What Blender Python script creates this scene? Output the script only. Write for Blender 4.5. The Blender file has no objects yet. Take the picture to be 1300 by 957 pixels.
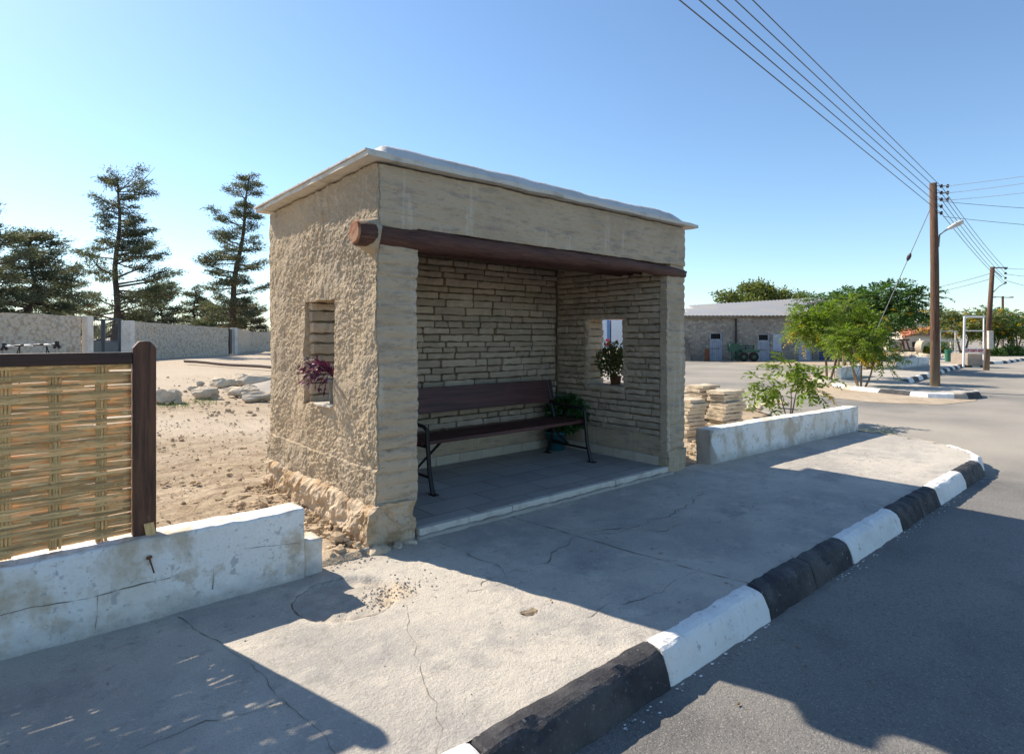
import bpy, bmesh, math, random
import numpy as np
from mathutils import Vector, Matrix, noise as NZ
random.seed(7); rng = np.random.default_rng(7)
C = bpy.context.scene.collection
R_ = math.radians
# ------------------------------------------------------------------ surveying helpers
FOC, CX, HY, H = 738.0, 650.0, 428.0, 1.4
YAW = R_(49.4)
FW = np.array([math.cos(YAW), math.sin(YAW)]); RT = np.array([math.sin(YAW), -math.cos(YAW)])
def at(u, v, D):
    p = FW*D + RT*((u-CX)/FOC*D); return (float(p[0]), float(p[1]), H+(HY-v)*D/FOC)
def gr(u, v, z=0.0):
    D = FOC*(H-z)/(v-HY); p = at(u, v, D); return (p[0], p[1], z)
def fr(r, d, z=0.0):                       # frame turned with the far facade: r to the right, d away
    p = FW*d + RT*r; return (float(p[0]), float(p[1]), z)
def fbm(x, y, z, s=1.0, o=3):
    t = 0; a = 1; n = 0
    for i in range(o):
        t += a*NZ.noise(Vector((x*s, y*s, z*s))); n += a; a *= .5; s *= 2.1
    return t/n
def vn(p, s, o=2):
    return Vector((fbm(p[0], p[1], p[2], s, o), fbm(p[0]+31.7, p[1]+5.1, p[2]+9.3, s, o), fbm(p[0]-17.3, p[1]+41.1, p[2]-3.9, s, o)))
def sstep(a, b, x):
    t = min(1, max(0, (x-a)/(b-a))); return t*t*(3-2*t)
# ------------------------------------------------------------------ materials
def rgb(c): return (c[0], c[1], c[2], 1.0)
def M(name, base, rough=.9, layers=(), bumps=(), spec=.25, metal=0.0, trans=None, island=0.0, brick=None):
    m = bpy.data.materials.new(name); m.use_nodes = True
    nt = m.node_tree; N = nt.nodes; L = nt.links; b = N['Principled BSDF']
    b.inputs['Roughness'].default_value = rough; b.inputs['Metallic'].default_value = metal
    b.inputs['Specular IOR Level'].default_value = spec
    tc = N.new('ShaderNodeTexCoord'); col = N.new('ShaderNodeRGB'); col.outputs[0].default_value = rgb(base); cur = col.outputs[0]
    def coords(st):
        if st is None: return tc.outputs['Object']
        mp = N.new('ShaderNodeMapping'); mp.inputs['Scale'].default_value = st; L.new(tc.outputs['Object'], mp.inputs['Vector']); return mp.outputs[0]
    def tex(kind, sc, st, det=5.0):
        if kind == 'v':
            t = N.new('ShaderNodeTexVoronoi'); t.inputs['Scale'].default_value = sc; L.new(coords(st), t.inputs['Vector']); return t.outputs['Distance']
        if kind == 'e':
            t = N.new('ShaderNodeTexVoronoi'); t.feature = 'DISTANCE_TO_EDGE'; t.inputs['Scale'].default_value = sc; L.new(coords(st), t.inputs['Vector']); return t.outputs['Distance']
        t = N.new('ShaderNodeTexNoise'); t.inputs['Scale'].default_value = sc; t.inputs['Detail'].default_value = det; t.inputs['Roughness'].default_value = .6
        L.new(coords(st), t.inputs['Vector']); return t.outputs['Fac']
    def mix(f, a, c):
        x = N.new('ShaderNodeMix'); x.data_type = 'RGBA'; L.new(f, x.inputs[0]); L.new(a, x.inputs[6]); x.inputs[7].default_value = rgb(c); return x.outputs[2]
    def mr(f, lo, hi, to=1.0):
        x = N.new('ShaderNodeMapRange'); L.new(f, x.inputs[0]); x.inputs[1].default_value = lo; x.inputs[2].default_value = hi; x.inputs[4].default_value = to; x.clamp = True; return x.outputs[0]
    for l in layers:                                 # (kind, scale, colour, lo, hi, strength, stretch)
        k, sc, c, lo, hi = l[:5]; to = l[5] if len(l) > 5 else 1.0; st = l[6] if len(l) > 6 else None
        if k == 'a':
            t = N.new('ShaderNodeAttribute'); t.attribute_name = sc; f = mr(t.outputs['Fac'], lo, hi, to)
        elif k == 'z':                               # band by height above the thing's base, ragged by noise
            sp = N.new('ShaderNodeSeparateXYZ'); L.new(tc.outputs['Object'], sp.inputs[0])
            nn = tex('n', sc, None); ad = N.new('ShaderNodeMath'); ad.operation = 'MULTIPLY_ADD'; L.new(nn, ad.inputs[0]); ad.inputs[1].default_value = .25; L.new(sp.outputs[2], ad.inputs[2]); f = mr(ad.outputs[0], lo, hi, to)
        else: f = mr(tex(k, sc, st), lo, hi, to)
        cur = mix(f, cur, c)
    if island:
        g = N.new('ShaderNodeNewGeometry'); hs = N.new('ShaderNodeHueSaturation'); L.new(cur, hs.inputs['Color'])
        v = N.new('ShaderNodeMapRange'); L.new(g.outputs['Random Per Island'], v.inputs[0]); v.inputs[3].default_value = 1-island; v.inputs[4].default_value = 1+island
        L.new(v.outputs[0], hs.inputs['Value']); cur = hs.outputs[0]
    L.new(cur, b.inputs['Base Color'])
    prev = None
    if brick:                                        # paving tiles: (width, height, gap, colour)
        bt = N.new('ShaderNodeTexBrick'); bt.inputs['Scale'].default_value = 1; bt.inputs['Brick Width'].default_value = brick[0]; bt.inputs['Row Height'].default_value = brick[1]
        bt.inputs['Mortar Size'].default_value = brick[2]; bt.inputs['Color1'].default_value = (1, 1, 1, 1); bt.inputs['Color2'].default_value = (.78, .78, .78, 1); bt.inputs['Mortar'].default_value = rgb([brick[3]]*3)
        L.new(tc.outputs['Object'], bt.inputs['Vector'])
        x = N.new('ShaderNodeMix'); x.data_type = 'RGBA'; x.blend_type = 'MULTIPLY'; x.inputs[0].default_value = 1; L.new(cur, x.inputs[6]); L.new(bt.outputs['Color'], x.inputs[7]); L.new(x.outputs[2], b.inputs['Base Color'])
    for k, sc, dist, *st in bumps:
        bp = N.new('ShaderNodeBump'); bp.inputs['Strength'].default_value = 1; bp.inputs['Distance'].default_value = dist
        L.new(tex(k, sc, st[0] if st else None, 6), bp.inputs['Height'])
        if prev: L.new(prev, bp.inputs['Normal'])
        prev = bp.outputs[0]
    if prev: L.new(prev, b.inputs['Normal'])
    if trans:
        tr = N.new('ShaderNodeBsdfTranslucent'); hs = N.new('ShaderNodeMix'); hs.data_type = 'RGBA'; hs.blend_type = 'MULTIPLY'; hs.inputs[0].default_value = 1
        L.new(cur, hs.inputs[6]); hs.inputs[7].default_value = rgb(trans[1]); L.new(hs.outputs[2], tr.inputs['Color'])
        ms = N.new('ShaderNodeMixShader'); ms.inputs[0].default_value = trans[0]; L.new(b.outputs[0], ms.inputs[1]); L.new(tr.outputs[0], ms.inputs[2]); L.new(ms.outputs[0], N['Material Output'].inputs['Surface'])
    return m
ADOBE = (.46, .365, .26)
mats = dict(
 plaster=M('adobe_plaster', (.54,.425,.29), .95, [('n', 1.1, (.40,.33,.245), .44, .60, .8), ('n', 2.6, (.57,.47,.35), .52, .66, .6, (1, 1, 1.6)), ('n', 5, (.36,.285,.20), .56, .68, .7, (2.5, 2.5, .5)), ('n', 22, (.58,.49,.37), .5, .68, .7), ('n', 60, (.34,.26,.18), .56, .68, .65), ('n', 160, (.62,.53,.41), .58, .7, .5)], [('n', 45, .016, (1, 1, 1.5)), ('n', 130, .008), ('n', 300, .003)], .1),
 rammed=M('rammed_mud', (.48,.38,.27), .95, [('n', 1.6, (.38,.295,.20), .45, .66, .8, (1, 1, 3)), ('n', 4, (.27,.235,.20), .52, .66, .75, (1, 1, 5)), ('n', 3, (.56,.49,.40), .58, .66, .6, (5, 5, .5)), ('n', 14, (.25,.2,.15), .58, .68, .6, (1, 1, 4)), ('n', 60, (.5,.41,.31), .5, .7, .5)], [('n', 9, .010, (.6, .6, 4)), ('n', 60, .006), ('n', 200, .003)], .1),
 brick=M('adobe_brick', (.44,.35,.255), .95, [('n', 4, (.31,.26,.20), .45, .7, .8), ('n', 11, (.50,.43,.34), .52, .7, .7), ('n', 50, (.52,.43,.32), .55, .72, .5)], [('n', 22, .008, (1, 1, 2)), ('n', 90, .003)], .1, island=.16),
 mortar=M('dark_mortar', (.22,.175,.125), .98, [('n', 12, (.32,.25,.17), .45, .65)], [('n', 40, .01)], .05),
 stone=M('rubble_stone', (.46,.33,.20), .95, [('n', 5, (.30,.205,.12), .45, .65, .9), ('v', 6, (.60,.50,.38), .3, .6, .6), ('n', 40, (.28,.2,.13), .56, .7, .6)], [('n', 12, .02), ('n', 60, .008)], .1),
 rock=M('limestone_rock', (.57,.48,.36), .95, [('n', 3, (.36,.30,.22), .45, .65, .8), ('n', 25, (.62,.57,.48), .5, .7, .5)], [('n', 9, .02), ('n', 50, .006)], .1),
 concrete=M('pavement_concrete', (.49,.455,.395), .93, [('n', 1.3, (.33,.32,.30), .42, .62, .85), ('n', 4.5, (.57,.525,.45), .52, .68, .7), ('n', 2.7, (.27,.265,.26), .56, .68, .7), ('n', 11, (.29,.27,.24), .57, .68, .65), ('n', .6, (.36,.335,.30), .5, .62, .6), ('n', 30, (.2,.185,.165), .665, .69, .8), ('n', 45, (.60,.55,.48), .56, .7, .5), ('n', 140, (.28,.26,.235), .50, .66, .65), ('v', 24, (.2,.18,.16), .085, .03, .45), ('a', 'rough', (.46,.38,.28), .0, 1.0, .85)], [('n', 14, .009), ('n', 70, .005), ('n', 220, .003)], .15),
 conc2=M('rough_concrete', (.40,.36,.31), .95, [('n', 3, (.28,.25,.21), .45, .68, .8), ('n', 50, (.5,.46,.4), .5, .7, .5)], [('n', 20, .01), ('n', 90, .004)], .1),
 tiles=M('grey_floor_tiles', (.42,.405,.385), .7, [('n', 2, (.32,.31,.30), .4, .7, .8), ('n', 30, (.34,.33,.31), .5, .7, .4)], [('n', 40, .002)], .3, brick=(.6, .3, .006, .45)),
 whitestone=M('worn_white_stone', (.56,.53,.47), .85, [('n', 8, (.36,.33,.28), .5, .68, .8)], [('n', 30, .004)], .2),
 skirt=M('skirting_tile', (.48,.43,.35), .8, [('n', 10, (.38,.34,.28), .45, .7, .6)], [('n', 40, .003)], .2, island=.1),
 whitewash=M('whitewashed_blockwork', (.76,.75,.72), .9, [('n', 1.7, (.64,.59,.50), .45, .64, .7), ('n', 3.1, (.46,.37,.25), .53, .64, .8, (1, 1, .7)), ('n', 8, (.46,.37,.26), .55, .64, .65), ('n', 15, (.34,.34,.34), .62, .66, .7), ('n', 50, (.32,.32,.32), .63, .67, .7), ('z', 9, (.36,.35,.33), .24, .12, .8), ('n', 60, (.6,.58,.54), .5, .7, .5)], [('n', 10, .008), ('n', 60, .003)], .15),
 whitepaint=M('white_kerb_paint', (.76,.75,.72), .8, [('n', 3, (.62,.60,.55), .5, .7, .6), ('n', 24, (.40,.38,.35), .64, .67, .8), ('n', 7, (.50,.48,.44), .62, .68, .6), ('n', 60, (.40,.38,.35), .64, .67, .7), ('n', 6, (.55,.53,.5), .55, .75, .7, (4, 4, .6))], [('n', 18, .005), ('n', 90, .002)], .2),
 blackpaint=M('black_kerb_paint', (.035,.035,.04), .75, [('n', 5, (.10,.10,.105), .5, .7, .8), ('n', 30, (.26,.25,.24), .65, .68, .7), ('n', 2.2, (.09,.088,.085), .5, .62, .6), ('n', 80, (.2,.2,.2), .62, .7, .6)], [('n', 18, .006), ('n', 90, .003)], .25),
 capwhite=M('whitewashed_mud_roof', (.54,.53,.52), .9, [('n', 4, (.40,.38,.35), .45, .66, .8), ('n', 20, (.34,.31,.27), .6, .68, .6)], [('n', 12, .01), ('n', 60, .003)], .15),
 log=M('stained_log', (.095,.040,.027), .65, [('n', 4, (.05,.022,.018), .45, .65, .9, (1, 8, 8)), ('n', 7, (.17,.085,.055), .56, .68, .7, (.5, 11, 11)), ('n', 5, (.012,.008,.006), .63, .66, .9, (.35, 14, 14))], [('n', 7, .012, (.7, 10, 10)), ('n', 40, .003)], .35),
 logend=M('log_end_grain', (.26,.10,.05), .8, [('n', 8, (.42,.26,.16), .5, .65, .7), ('v', 14, (.12,.05,.03), .3, .1, .6)], [('n', 30, .006)], .2),
 benchwood=M('bench_board_wood', (.085,.03,.026), .5, [('n', 3, (.035,.013,.013), .42, .62, .9, (.5, 9, 9)), ('n', 5, (.13,.055,.045), .58, .7, .7, (.4, 12, 12))], [('n', 5, .003, (.4, 12, 12))], .35),
 iron=M('black_iron', (.012,.012,.014), .45, [], [('n', 60, .001)], .5, .3),
 darkwood=M('brown_varnished_wood', (.13,.058,.032), .55, [('n', 4, (.04,.02,.015), .42, .62, .9, (9, 9, .6)), ('n', 30, (.16,.10,.07), .64, .7, .6)], [('n', 6, .003, (9, 9, .5)), ('n', 60, .001)], .3),
 darkbeam=M('brown_rail_wood', (.06,.03,.022), .55, [('n', 4, (.03,.016,.012), .42, .62, .9, (.6, 9, 9)), ('n', 30, (.14,.09,.06), .66, .7, .5)], [('n', 6, .003, (.5, 9, 9))], .3),
 reed=M('dry_reed', (.82,.54,.24), .6, [('n', 6, (.52,.31,.13), .45, .65, .8, (1, 1, 10)), ('n', 14, (.82,.64,.36), .5, .7, .7, (1, 6, 14)), ('n', 30, (.22,.12,.05), .66, .72, .6)], [('n', 60, .001)], .3, trans=(.22, (1, .86, .60)), island=.38),
 reedv=M('dry_reed_upright', (.84,.57,.25), .6, [('n', 6, (.42,.26,.11), .5, .7, .7, (10, 10, 1))], [], .3, trans=(.25, (1, .75, .45)), island=.2),
 asphalt=M('worn_asphalt', (.165,.16,.152), .9, [('n', .3, (.25,.235,.21), .42, .62, .85, (1, 1.6, 1)), ('n', 1.1, (.115,.112,.11), .55, .7, .7), ('n', 5, (.20,.19,.18), .55, .7, .5), ('n', 150, (.34,.33,.30), .55, .64, .7), ('n', 70, (.07,.07,.07), .54, .68, .6), ('a', 'dust', (.40,.36,.30), .0, 1.0, .95)], [('n', 130, .006), ('n', 40, .004), ('n', 3, .01)], .25),
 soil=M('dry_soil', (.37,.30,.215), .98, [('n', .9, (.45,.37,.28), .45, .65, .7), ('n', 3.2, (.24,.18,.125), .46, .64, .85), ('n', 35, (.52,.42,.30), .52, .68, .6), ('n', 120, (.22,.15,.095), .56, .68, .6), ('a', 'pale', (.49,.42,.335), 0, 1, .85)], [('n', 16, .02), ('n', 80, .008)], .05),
 clod=M('soil_clod', (.44,.345,.24), .98, [('n', 30, (.34,.26,.17), .45, .65, .7)], [('n', 60, .006)], .05, island=.25),
 straw=M('dry_straw', (.58,.46,.28), .8, [], [], .15, island=.3),
 farwall=M('plastered_rubble_wall', (.60,.51,.40), .95, [('n', 1.1, (.56,.50,.42), .45, .65, .8), ('v', 6.5, (.34,.25,.18), .5, .75, .6), ('n', 4, (.31,.27,.24), .55, .7, .75), ('n', 9, (.62,.57,.5), .58, .7, .6)], [('v', 7, .07), ('n', 12, .05)], .1),
 farplaster=M('pale_pier_plaster', (.66,.62,.56), .95, [('n', 2, (.45,.41,.37), .45, .65, .8)], [('n', 9, .02)], .1),
 graywall=M('old_masonry', (.30,.27,.235), .95, [('n', .7, (.21,.19,.17), .42, .62, .8), ('n', 2.6, (.48,.43,.36), .54, .66, .8, (1, 1, 2.2)), ('n', 6, (.12,.105,.09), .57, .68, .8), ('z', 2, (.14,.12,.11), .9, .1, .6)], [('v', 3, .08, (1, 1, 1.7)), ('n', 9, .04)], .1),
 tin=M('corrugated_tin', (.33,.335,.34), .6, [('n', .6, (.40,.37,.31), .5, .66, .7), ('n', 3, (.33,.33,.34), .5, .7, .6)], [], .4, .5),
 doorblue=M('faded_blue_paint', (.36,.41,.50), .7, [('n', 4, (.25,.25,.27), .5, .68, .7)], [('n', 20, .004)], .3),
 winblack=M('dark_opening', (.012,.013,.016), .6, [], [], .3),
 darkblue=M('dark_blue_paint', (.03,.06,.16), .6, [('n', 5, (.06,.08,.14), .5, .7)], [], .3),
 greenmetal=M('green_machine_paint', (.025,.085,.06), .6, [('n', 6, (.07,.05,.035), .55, .68, .8)], [], .3),
 greenbin=M('green_bin_plastic', (.03,.15,.09), .5, [('n', 8, (.02,.1,.06), .5, .7)], [], .4),
 gatepaint=M('slate_gate_paint', (.045,.058,.072), .5, [('n', 3, (.07,.085,.10), .5, .7)], [], .4),
 polewood=M('weathered_pole_wood', (.12,.07,.047), .85, [('n', 3, (.07,.042,.032), .45, .65, .8, (6, 6, .5)), ('n', 7, (.26,.18,.13), .56, .7, .7, (6, 6, .4)), ('z', 1.5, (.32,.25,.18), 1.6, .2, .7)], [('n', 5, .012, (7, 7, .4))], .15),
 porcelain=M('brown_insulator', (.05,.025,.02), .3, [], [], .5),
 lampwhite=M('lamp_housing', (.62,.61,.58), .5, [('n', 9, (.45,.42,.38), .5, .7)], [], .4),
 galv=M('galvanised_steel', (.30,.30,.31), .5, [('n', 9, (.2,.19,.18), .5, .7)], [], .5, .6),
 cable=M('power_cable', (.10,.095,.09), .6, [('n', .4, (.16,.14,.12), .4, .6)], [], .3),
 cablelight=M('bare_wire', (.50,.50,.52), .45, [], [], .4, .2),
 whitemetal=M('white_metal_paint', (.74,.74,.75), .5, [('n', 8, (.55,.5,.46), .6, .7, .6)], [], .4),
 signwhite=M('sign_board_white', (.78,.76,.74), .5, [('n', 12, (.68,.64,.62), .5, .7)], [], .4),
 signred=M('sign_lettering_red', (.55,.03,.045), .5, [], [], .3),
 block=M('cement_block_wall', (.36,.30,.25), .95, [('n', 4, (.28,.23,.19), .45, .65, .8)], [('n', 20, .01)], .1),
 terracotta=M('terracotta_tiles', (.46,.16,.09), .85, [('n', 3, (.34,.12,.07), .45, .65, .8)], [('n', 6, .03, (1, 8, 1))], .2),
 creamwall=M('cream_wall', (.58,.52,.43), .9, [('n', 1.5, (.45,.40,.33), .5, .7, .7)], [('n', 6, .02)], .1),
 truckwhite=M('truck_box_white', (.62,.68,.76), .4, [('n', 4, (.52,.57,.64), .5, .7, .6)], [], .4),
 truckblue=M('truck_cab_blue', (.09,.22,.50), .35, [('n', 5, (.07,.17,.4), .5, .7)], [], .5),
 orange=M('orange_panel', (.75,.25,.10), .5, [('n', 5, (.6,.2,.09), .5, .7)], [], .4),
 redpaint=M('red_marker', (.6,.03,.04), .5, [], [], .4),
 rubber=M('tyre_rubber', (.02,.02,.02), .85, [], [('n', 30, .004)], .2),
 potblue=M('teal_plastic_pot', (.02,.13,.16), .4, [('n', 12, (.03,.09,.10), .5, .7)], [], .4),
 potgrey=M('grey_plastic_pot', (.16,.175,.19), .45, [('n', 14, (.11,.12,.13), .5, .7)], [], .4),
 potterra=M('brown_clay_pot', (.20,.10,.06), .7, [('n', 14, (.14,.07,.04), .5, .7)], [], .3),
 rust=M('rusty_iron', (.16,.07,.04), .9, [('n', 9, (.08,.04,.03), .5, .7)], [('n', 20, .004)], .2),
 debris=M('grey_timber', (.22,.18,.14), .9, [('n', 9, (.12,.1,.08), .5, .7)], [('n', 30, .004)], .2),
 bark=M('tree_bark', (.22,.16,.11), .95, [('n', 9, (.12,.085,.06), .45, .65, .8, (1, 1, .3))], [('n', 14, .02, (1, 1, .3))], .1),
 barkdark=M('conifer_bark', (.11,.085,.07), .95, [('n', 3, (.06,.05,.04), .45, .65, .8, (1, 1, .3))], [('n', 5, .04, (1, 1, .3))], .1),
 leafa=M('bright_leaf', (.15,.20,.03), .5, [('n', .9, (.20,.24,.04), .45, .65, .7)], [], .3, trans=(.5, (1.1, 1.4, .35)), island=.35),
 leafb=M('mid_leaf', (.07,.13,.035), .5, [('n', .7, (.10,.17,.035), .45, .65, .7)], [], .3, trans=(.35, (.95, 1.2, .4)), island=.35),
 leafolive=M('olive_leaf', (.12,.15,.04), .55, [('n', .7, (.17,.19,.06), .45, .65, .7)], [], .3, trans=(.35, (1, 1.1, .4)), island=.4),
 leafyellow=M('yellowing_leaf', (.62,.42,.03), .5, [], [], .3, trans=(.4, (1, .85, .3)), island=.3),
 leafpot=M('dark_houseplant_leaf', (.035,.10,.03), .35, [], [], .4, trans=(.25, (.9, 1.2, .4)), island=.4),
 leafshrub=M('window_shrub_leaf', (.10,.12,.04), .5, [('n', 6, (.2,.14,.07), .55, .65, .8)], [], .35, trans=(.4, (1, 1.1, .5)), island=.5),
 purple=M('purple_leaf', (.075,.02,.055), .45, [('n', 14, (.15,.03,.085), .5, .65, .9)], [], .35, trans=(.2, (1.2, .6, .8)), island=.4),
 needle=M('cypress_needles', (.095,.115,.08), .6, [('n', .35, (.13,.14,.09), .45, .65, .8)], [], .2, trans=(.4, (1.1, 1.1, .7)), island=.35),
 needlebrown=M('dry_cypress_needles', (.22,.14,.075), .7, [], [], .2, trans=(.25, (1, .9, .6)), island=.35),
 grass=M('weed_grass', (.10,.15,.045), .6, [], [], .2, trans=(.3, (1, 1.1, .4)), island=.4),
 crack=M('crack_dirt', (.15,.135,.115), .95, [('n', 8, (.26,.235,.20), .42, .6)], [('n', 90, .003)], .05),
)
# ------------------------------------------------------------------ mesh building
class MB:
    def __init__(s): s.v = []; s.f = []; s.m = []; s.key = {}
    def add(s, p): s.v.append((p[0], p[1], p[2])); return len(s.v)-1
    def w(s, p):
        k = (round(p[0], 4), round(p[1], 4), round(p[2], 4))
        if k not in s.key: s.key[k] = s.add(p)
        return s.key[k]
    def face(s, idx, m=0): s.f.append(tuple(idx)); s.m.append(m)
    def poly(s, pts, m=0): s.face([s.add(p) for p in pts], m)
    def hexa(s, c, m=0):                            # eight corners: bottom 4 counter-clockwise, top 4
        i = [s.add(p) for p in c]
        for q in ((3, 2, 1, 0), (4, 5, 6, 7), (0, 1, 5, 4), (1, 2, 6, 5), (2, 3, 7, 6), (3, 0, 4, 7)): s.face([i[k] for k in q], m)
        return s
    def box(s, x0, x1, y0, y1, z0, z1, m=0, T=None):
        c = [(x0, y0, z0), (x1, y0, z0), (x1, y1, z0), (x0, y1, z0), (x0, y0, z1), (x1, y0, z1), (x1, y1, z1), (x0, y1, z1)]
        if T: c = [T(*p) for p in c]
        return s.hexa(c, m)
    def prism(s, pts, z0, z1, m=0):
        n = len(pts); a = [s.add((p[0], p[1], z0)) for p in pts]; b = [s.add((p[0], p[1], z1)) for p in pts]
        s.face(a[::-1], m); s.face(b, m)
        for i in range(n): s.face((a[i], a[(i+1) % n], b[(i+1) % n], b[i]), m)
        return s
    def tube(s, pts, rad, n=8, m=0, cap=True, sy=1.0):
        pts = [Vector(p) for p in pts]; k = len(pts)
        if not hasattr(rad, '__len__'): rad = [rad]*k
        rings = []; up = None
        for i, p in enumerate(pts):
            d = (pts[min(i+1, k-1)]-pts[max(i-1, 0)]).normalized()
            if up is None: up = Vector((0, 0, 1)) if abs(d.z) < .9 else Vector((1, 0, 0))
            a = d.cross(up); 
            if a.length < 1e-4: a = d.cross(Vector((0, 1, 0)))
            a.normalize(); b = a.cross(d).normalized(); up = b
            rings.append([s.add(p+a*(math.cos(2*math.pi*j/n)*rad[i]*sy)+b*(math.sin(2*math.pi*j/n)*rad[i])) for j in range(n)])
        for i in range(k-1):
            for j in range(n): s.face((rings[i][j], rings[i][(j+1) % n], rings[i+1][(j+1) % n], rings[i+1][j]), m)
        if cap: s.face(rings[0][::-1], m); s.face(rings[-1], m)
        return s
    def carve(s, xs, ys, zs, filled, step, m=0):
        A = [xs, ys, zs]
        for i in range(len(xs)-1):
            for j in range(len(ys)-1):
                for k in range(len(zs)-1):
                    if not filled(i, j, k): continue
                    c = [i, j, k]
                    for ax in range(3):
                        for sd in (0, 1):
                            nb = c[:]; nb[ax] += 1 if sd else -1
                            if 0 <= nb[ax] < len(A[ax])-1 and filled(*nb): continue
                            u, v = [(1, 2), (2, 0), (0, 1)][ax]
                            pu = A[u][c[u]:c[u]+2]; pv = A[v][c[v]:c[v]+2]
                            nu = max(1, round((pu[1]-pu[0])/step)); nv = max(1, round((pv[1]-pv[0])/step)); g = []
                            for a in range(nu+1):
                                row = []
                                for b in range(nv+1):
                                    p = [0, 0, 0]; p[ax] = A[ax][c[ax]+sd]; p[u] = pu[0]+(pu[1]-pu[0])*a/nu; p[v] = pv[0]+(pv[1]-pv[0])*b/nv
                                    row.append(s.w(p))
                                g.append(row)
                            for a in range(nu):
                                for b in range(nv):
                                    q = (g[a][b], g[a+1][b], g[a+1][b+1], g[a][b+1]); s.face(q if sd else q[::-1], m)
        return s
    def disp(s, fn): s.v = [tuple(Vector(p)+Vector(fn(p))) for p in s.v]; return s
def worldo(o):
    v = Vector((0, 0, 0))
    while o: v += o.location; o = o.parent
    return v
def obj(name, mb, mat, parent=None, smooth=False, bevel=0, origin=None, autosm=None):
    me = bpy.data.meshes.new(name); V = np.array(mb.v, dtype=float)
    if parent is not None: org = np.array(worldo(parent))
    elif origin is not None: org = np.array(origin, dtype=float)
    else: org = np.zeros(3)
    me.from_pydata((V-org).tolist(), [], mb.f)
    for x in (mat if isinstance(mat, (list, tuple)) else [mat]): me.materials.append(mats[x])
    if any(mb.m): me.polygons.foreach_set('material_index', mb.m)
    if smooth: me.polygons.foreach_set('use_smooth', [True]*len(me.polygons))
    me.update()
    o = bpy.data.objects.new(name, me); C.objects.link(o)
    if parent is not None: o.parent = parent
    else: o.location = org
    if bevel:
        b = o.modifiers.new('edge', 'BEVEL'); b.width = bevel; b.segments = 2; b.limit_method = 'ANGLE'
        for p in me.polygons: p.use_smooth = False
    return o
def tag(o, label=None, cat=None, group=None, kind=None):
    if label: o['label'] = label
    if cat: o['category'] = cat
    if group: o['group'] = group
    if kind: o['kind'] = kind
    return o
def thing(name, label, cat, loc=(0, 0, 0), group=None):
    o = bpy.data.objects.new(name, None); C.objects.link(o); o.location = loc; o.empty_display_size = .2
    return tag(o, label, cat, group)
def rock_mb(c, r, seed, flat=.6, rz=0, sub=2, amp=.25):
    bm = bmesh.new(); bmesh.ops.create_icosphere(bm, subdivisions=sub, radius=1)
    rr = random.Random(seed); pl = []
    for i in range(9):
        d = Vector((rr.gauss(0, 1), rr.gauss(0, 1), rr.gauss(0, 1))).normalized(); pl.append((d, rr.uniform(.55, .85)))
    mb = MB(); cs, sn = math.cos(rz), math.sin(rz)
    for v in bm.verts:
        p = v.co.copy()
        for d, h in pl:
            t = p.dot(d)
            if t > h: p -= d*(t-h)
        p *= 1+amp*fbm(p.x+seed, p.y, p.z, 2.0, 3)
        x, y, z = p.x*r[0], p.y*r[1], p.z*r[2]
        mb.add((c[0]+x*cs-y*sn, c[1]+x*sn+y*cs, c[2]+z))
    for f in bm.faces: mb.face([v.index for v in f.verts])
    bm.free(); return mb
# ------------------------------------------------------------------ foliage
def arr_obj(name, V, F, mats_, midx, parent):
    me = bpy.data.meshes.new(name); V = V-np.array(worldo(parent)) if parent is not None else V
    me.vertices.add(len(V)); me.vertices.foreach_set('co', V.astype(np.float32).ravel())
    k = F.shape[1]; me.loops.add(F.size); me.loops.foreach_set('vertex_index', F.astype(np.int32).ravel())
    me.polygons.add(len(F)); me.polygons.foreach_set('loop_start', np.arange(0, F.size, k, dtype=np.int32)); me.polygons.foreach_set('loop_total', np.full(len(F), k, dtype=np.int32))
    for x in mats_: me.materials.append(mats[x])
    me.polygons.foreach_set('material_index', midx.astype(np.int32)); me.update(calc_edges=True); me.validate()
    o = bpy.data.objects.new(name, me); C.objects.link(o)
    if parent is not None: o.parent = parent
    return o
def nrm(a): return a/np.maximum(np.linalg.norm(a, axis=-1, keepdims=True), 1e-6)
def fronds(P, Dr, L, n, ll, lw, droop=.35):
    """compound leaves: P bases, Dr directions -> rhombus leaflets, all vectorised"""
    K = len(P); L = np.broadcast_to(L, (K,)) if np.ndim(L) else np.full(K, L)
    up = np.array([0, 0, 1.0]); side = nrm(np.cross(Dr, up)+rng.normal(0, .15, (K, 3)))
    out = []
    for i in range(n):
        t = (i+1)/n
        c = P+Dr*(L*t)[:, None]; c[:, 2] -= droop*L*t*t
        dl = Dr.copy(); dl[:, 2] -= 2*droop*t; dl = nrm(dl)
        for sgn in (-1, 1):
            ld = nrm(side*sgn*.85+dl*.55+rng.normal(0, .22, (K, 3))+np.array([0, 0, -.15]))
            w = nrm(np.cross(ld, np.cross(side, dl)+rng.normal(0, .35, (K, 3))))
            s = (1-.45*abs(t-.5))*rng.uniform(.75, 1.15, K)
            a = c; b = c+ld*(ll*s*.45)[:, None]+w*(lw*s*.5)[:, None]; d = c+ld*(ll*s)[:, None]; e = c+ld*(ll*s*.45)[:, None]-w*(lw*s*.5)[:, None]
            out.append(np.stack([a, b, d, e], 1))
    return np.concatenate(out, 0), np.tile(np.arange(K), 2*n)
def quads(P, Dr, ll, lw, jit=.5):
    K = len(P); ld = nrm(Dr+rng.normal(0, jit, (K, 3))); w = nrm(np.cross(ld, rng.normal(0, 1, (K, 3)))); s = rng.uniform(.7, 1.25, K)
    return np.stack([P, P+ld*(ll*s*.45)[:, None]+w*(lw*s*.5)[:, None], P+ld*(ll*s)[:, None], P+ld*(ll*s*.45)[:, None]-w*(lw*s*.5)[:, None]], 1)
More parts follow.
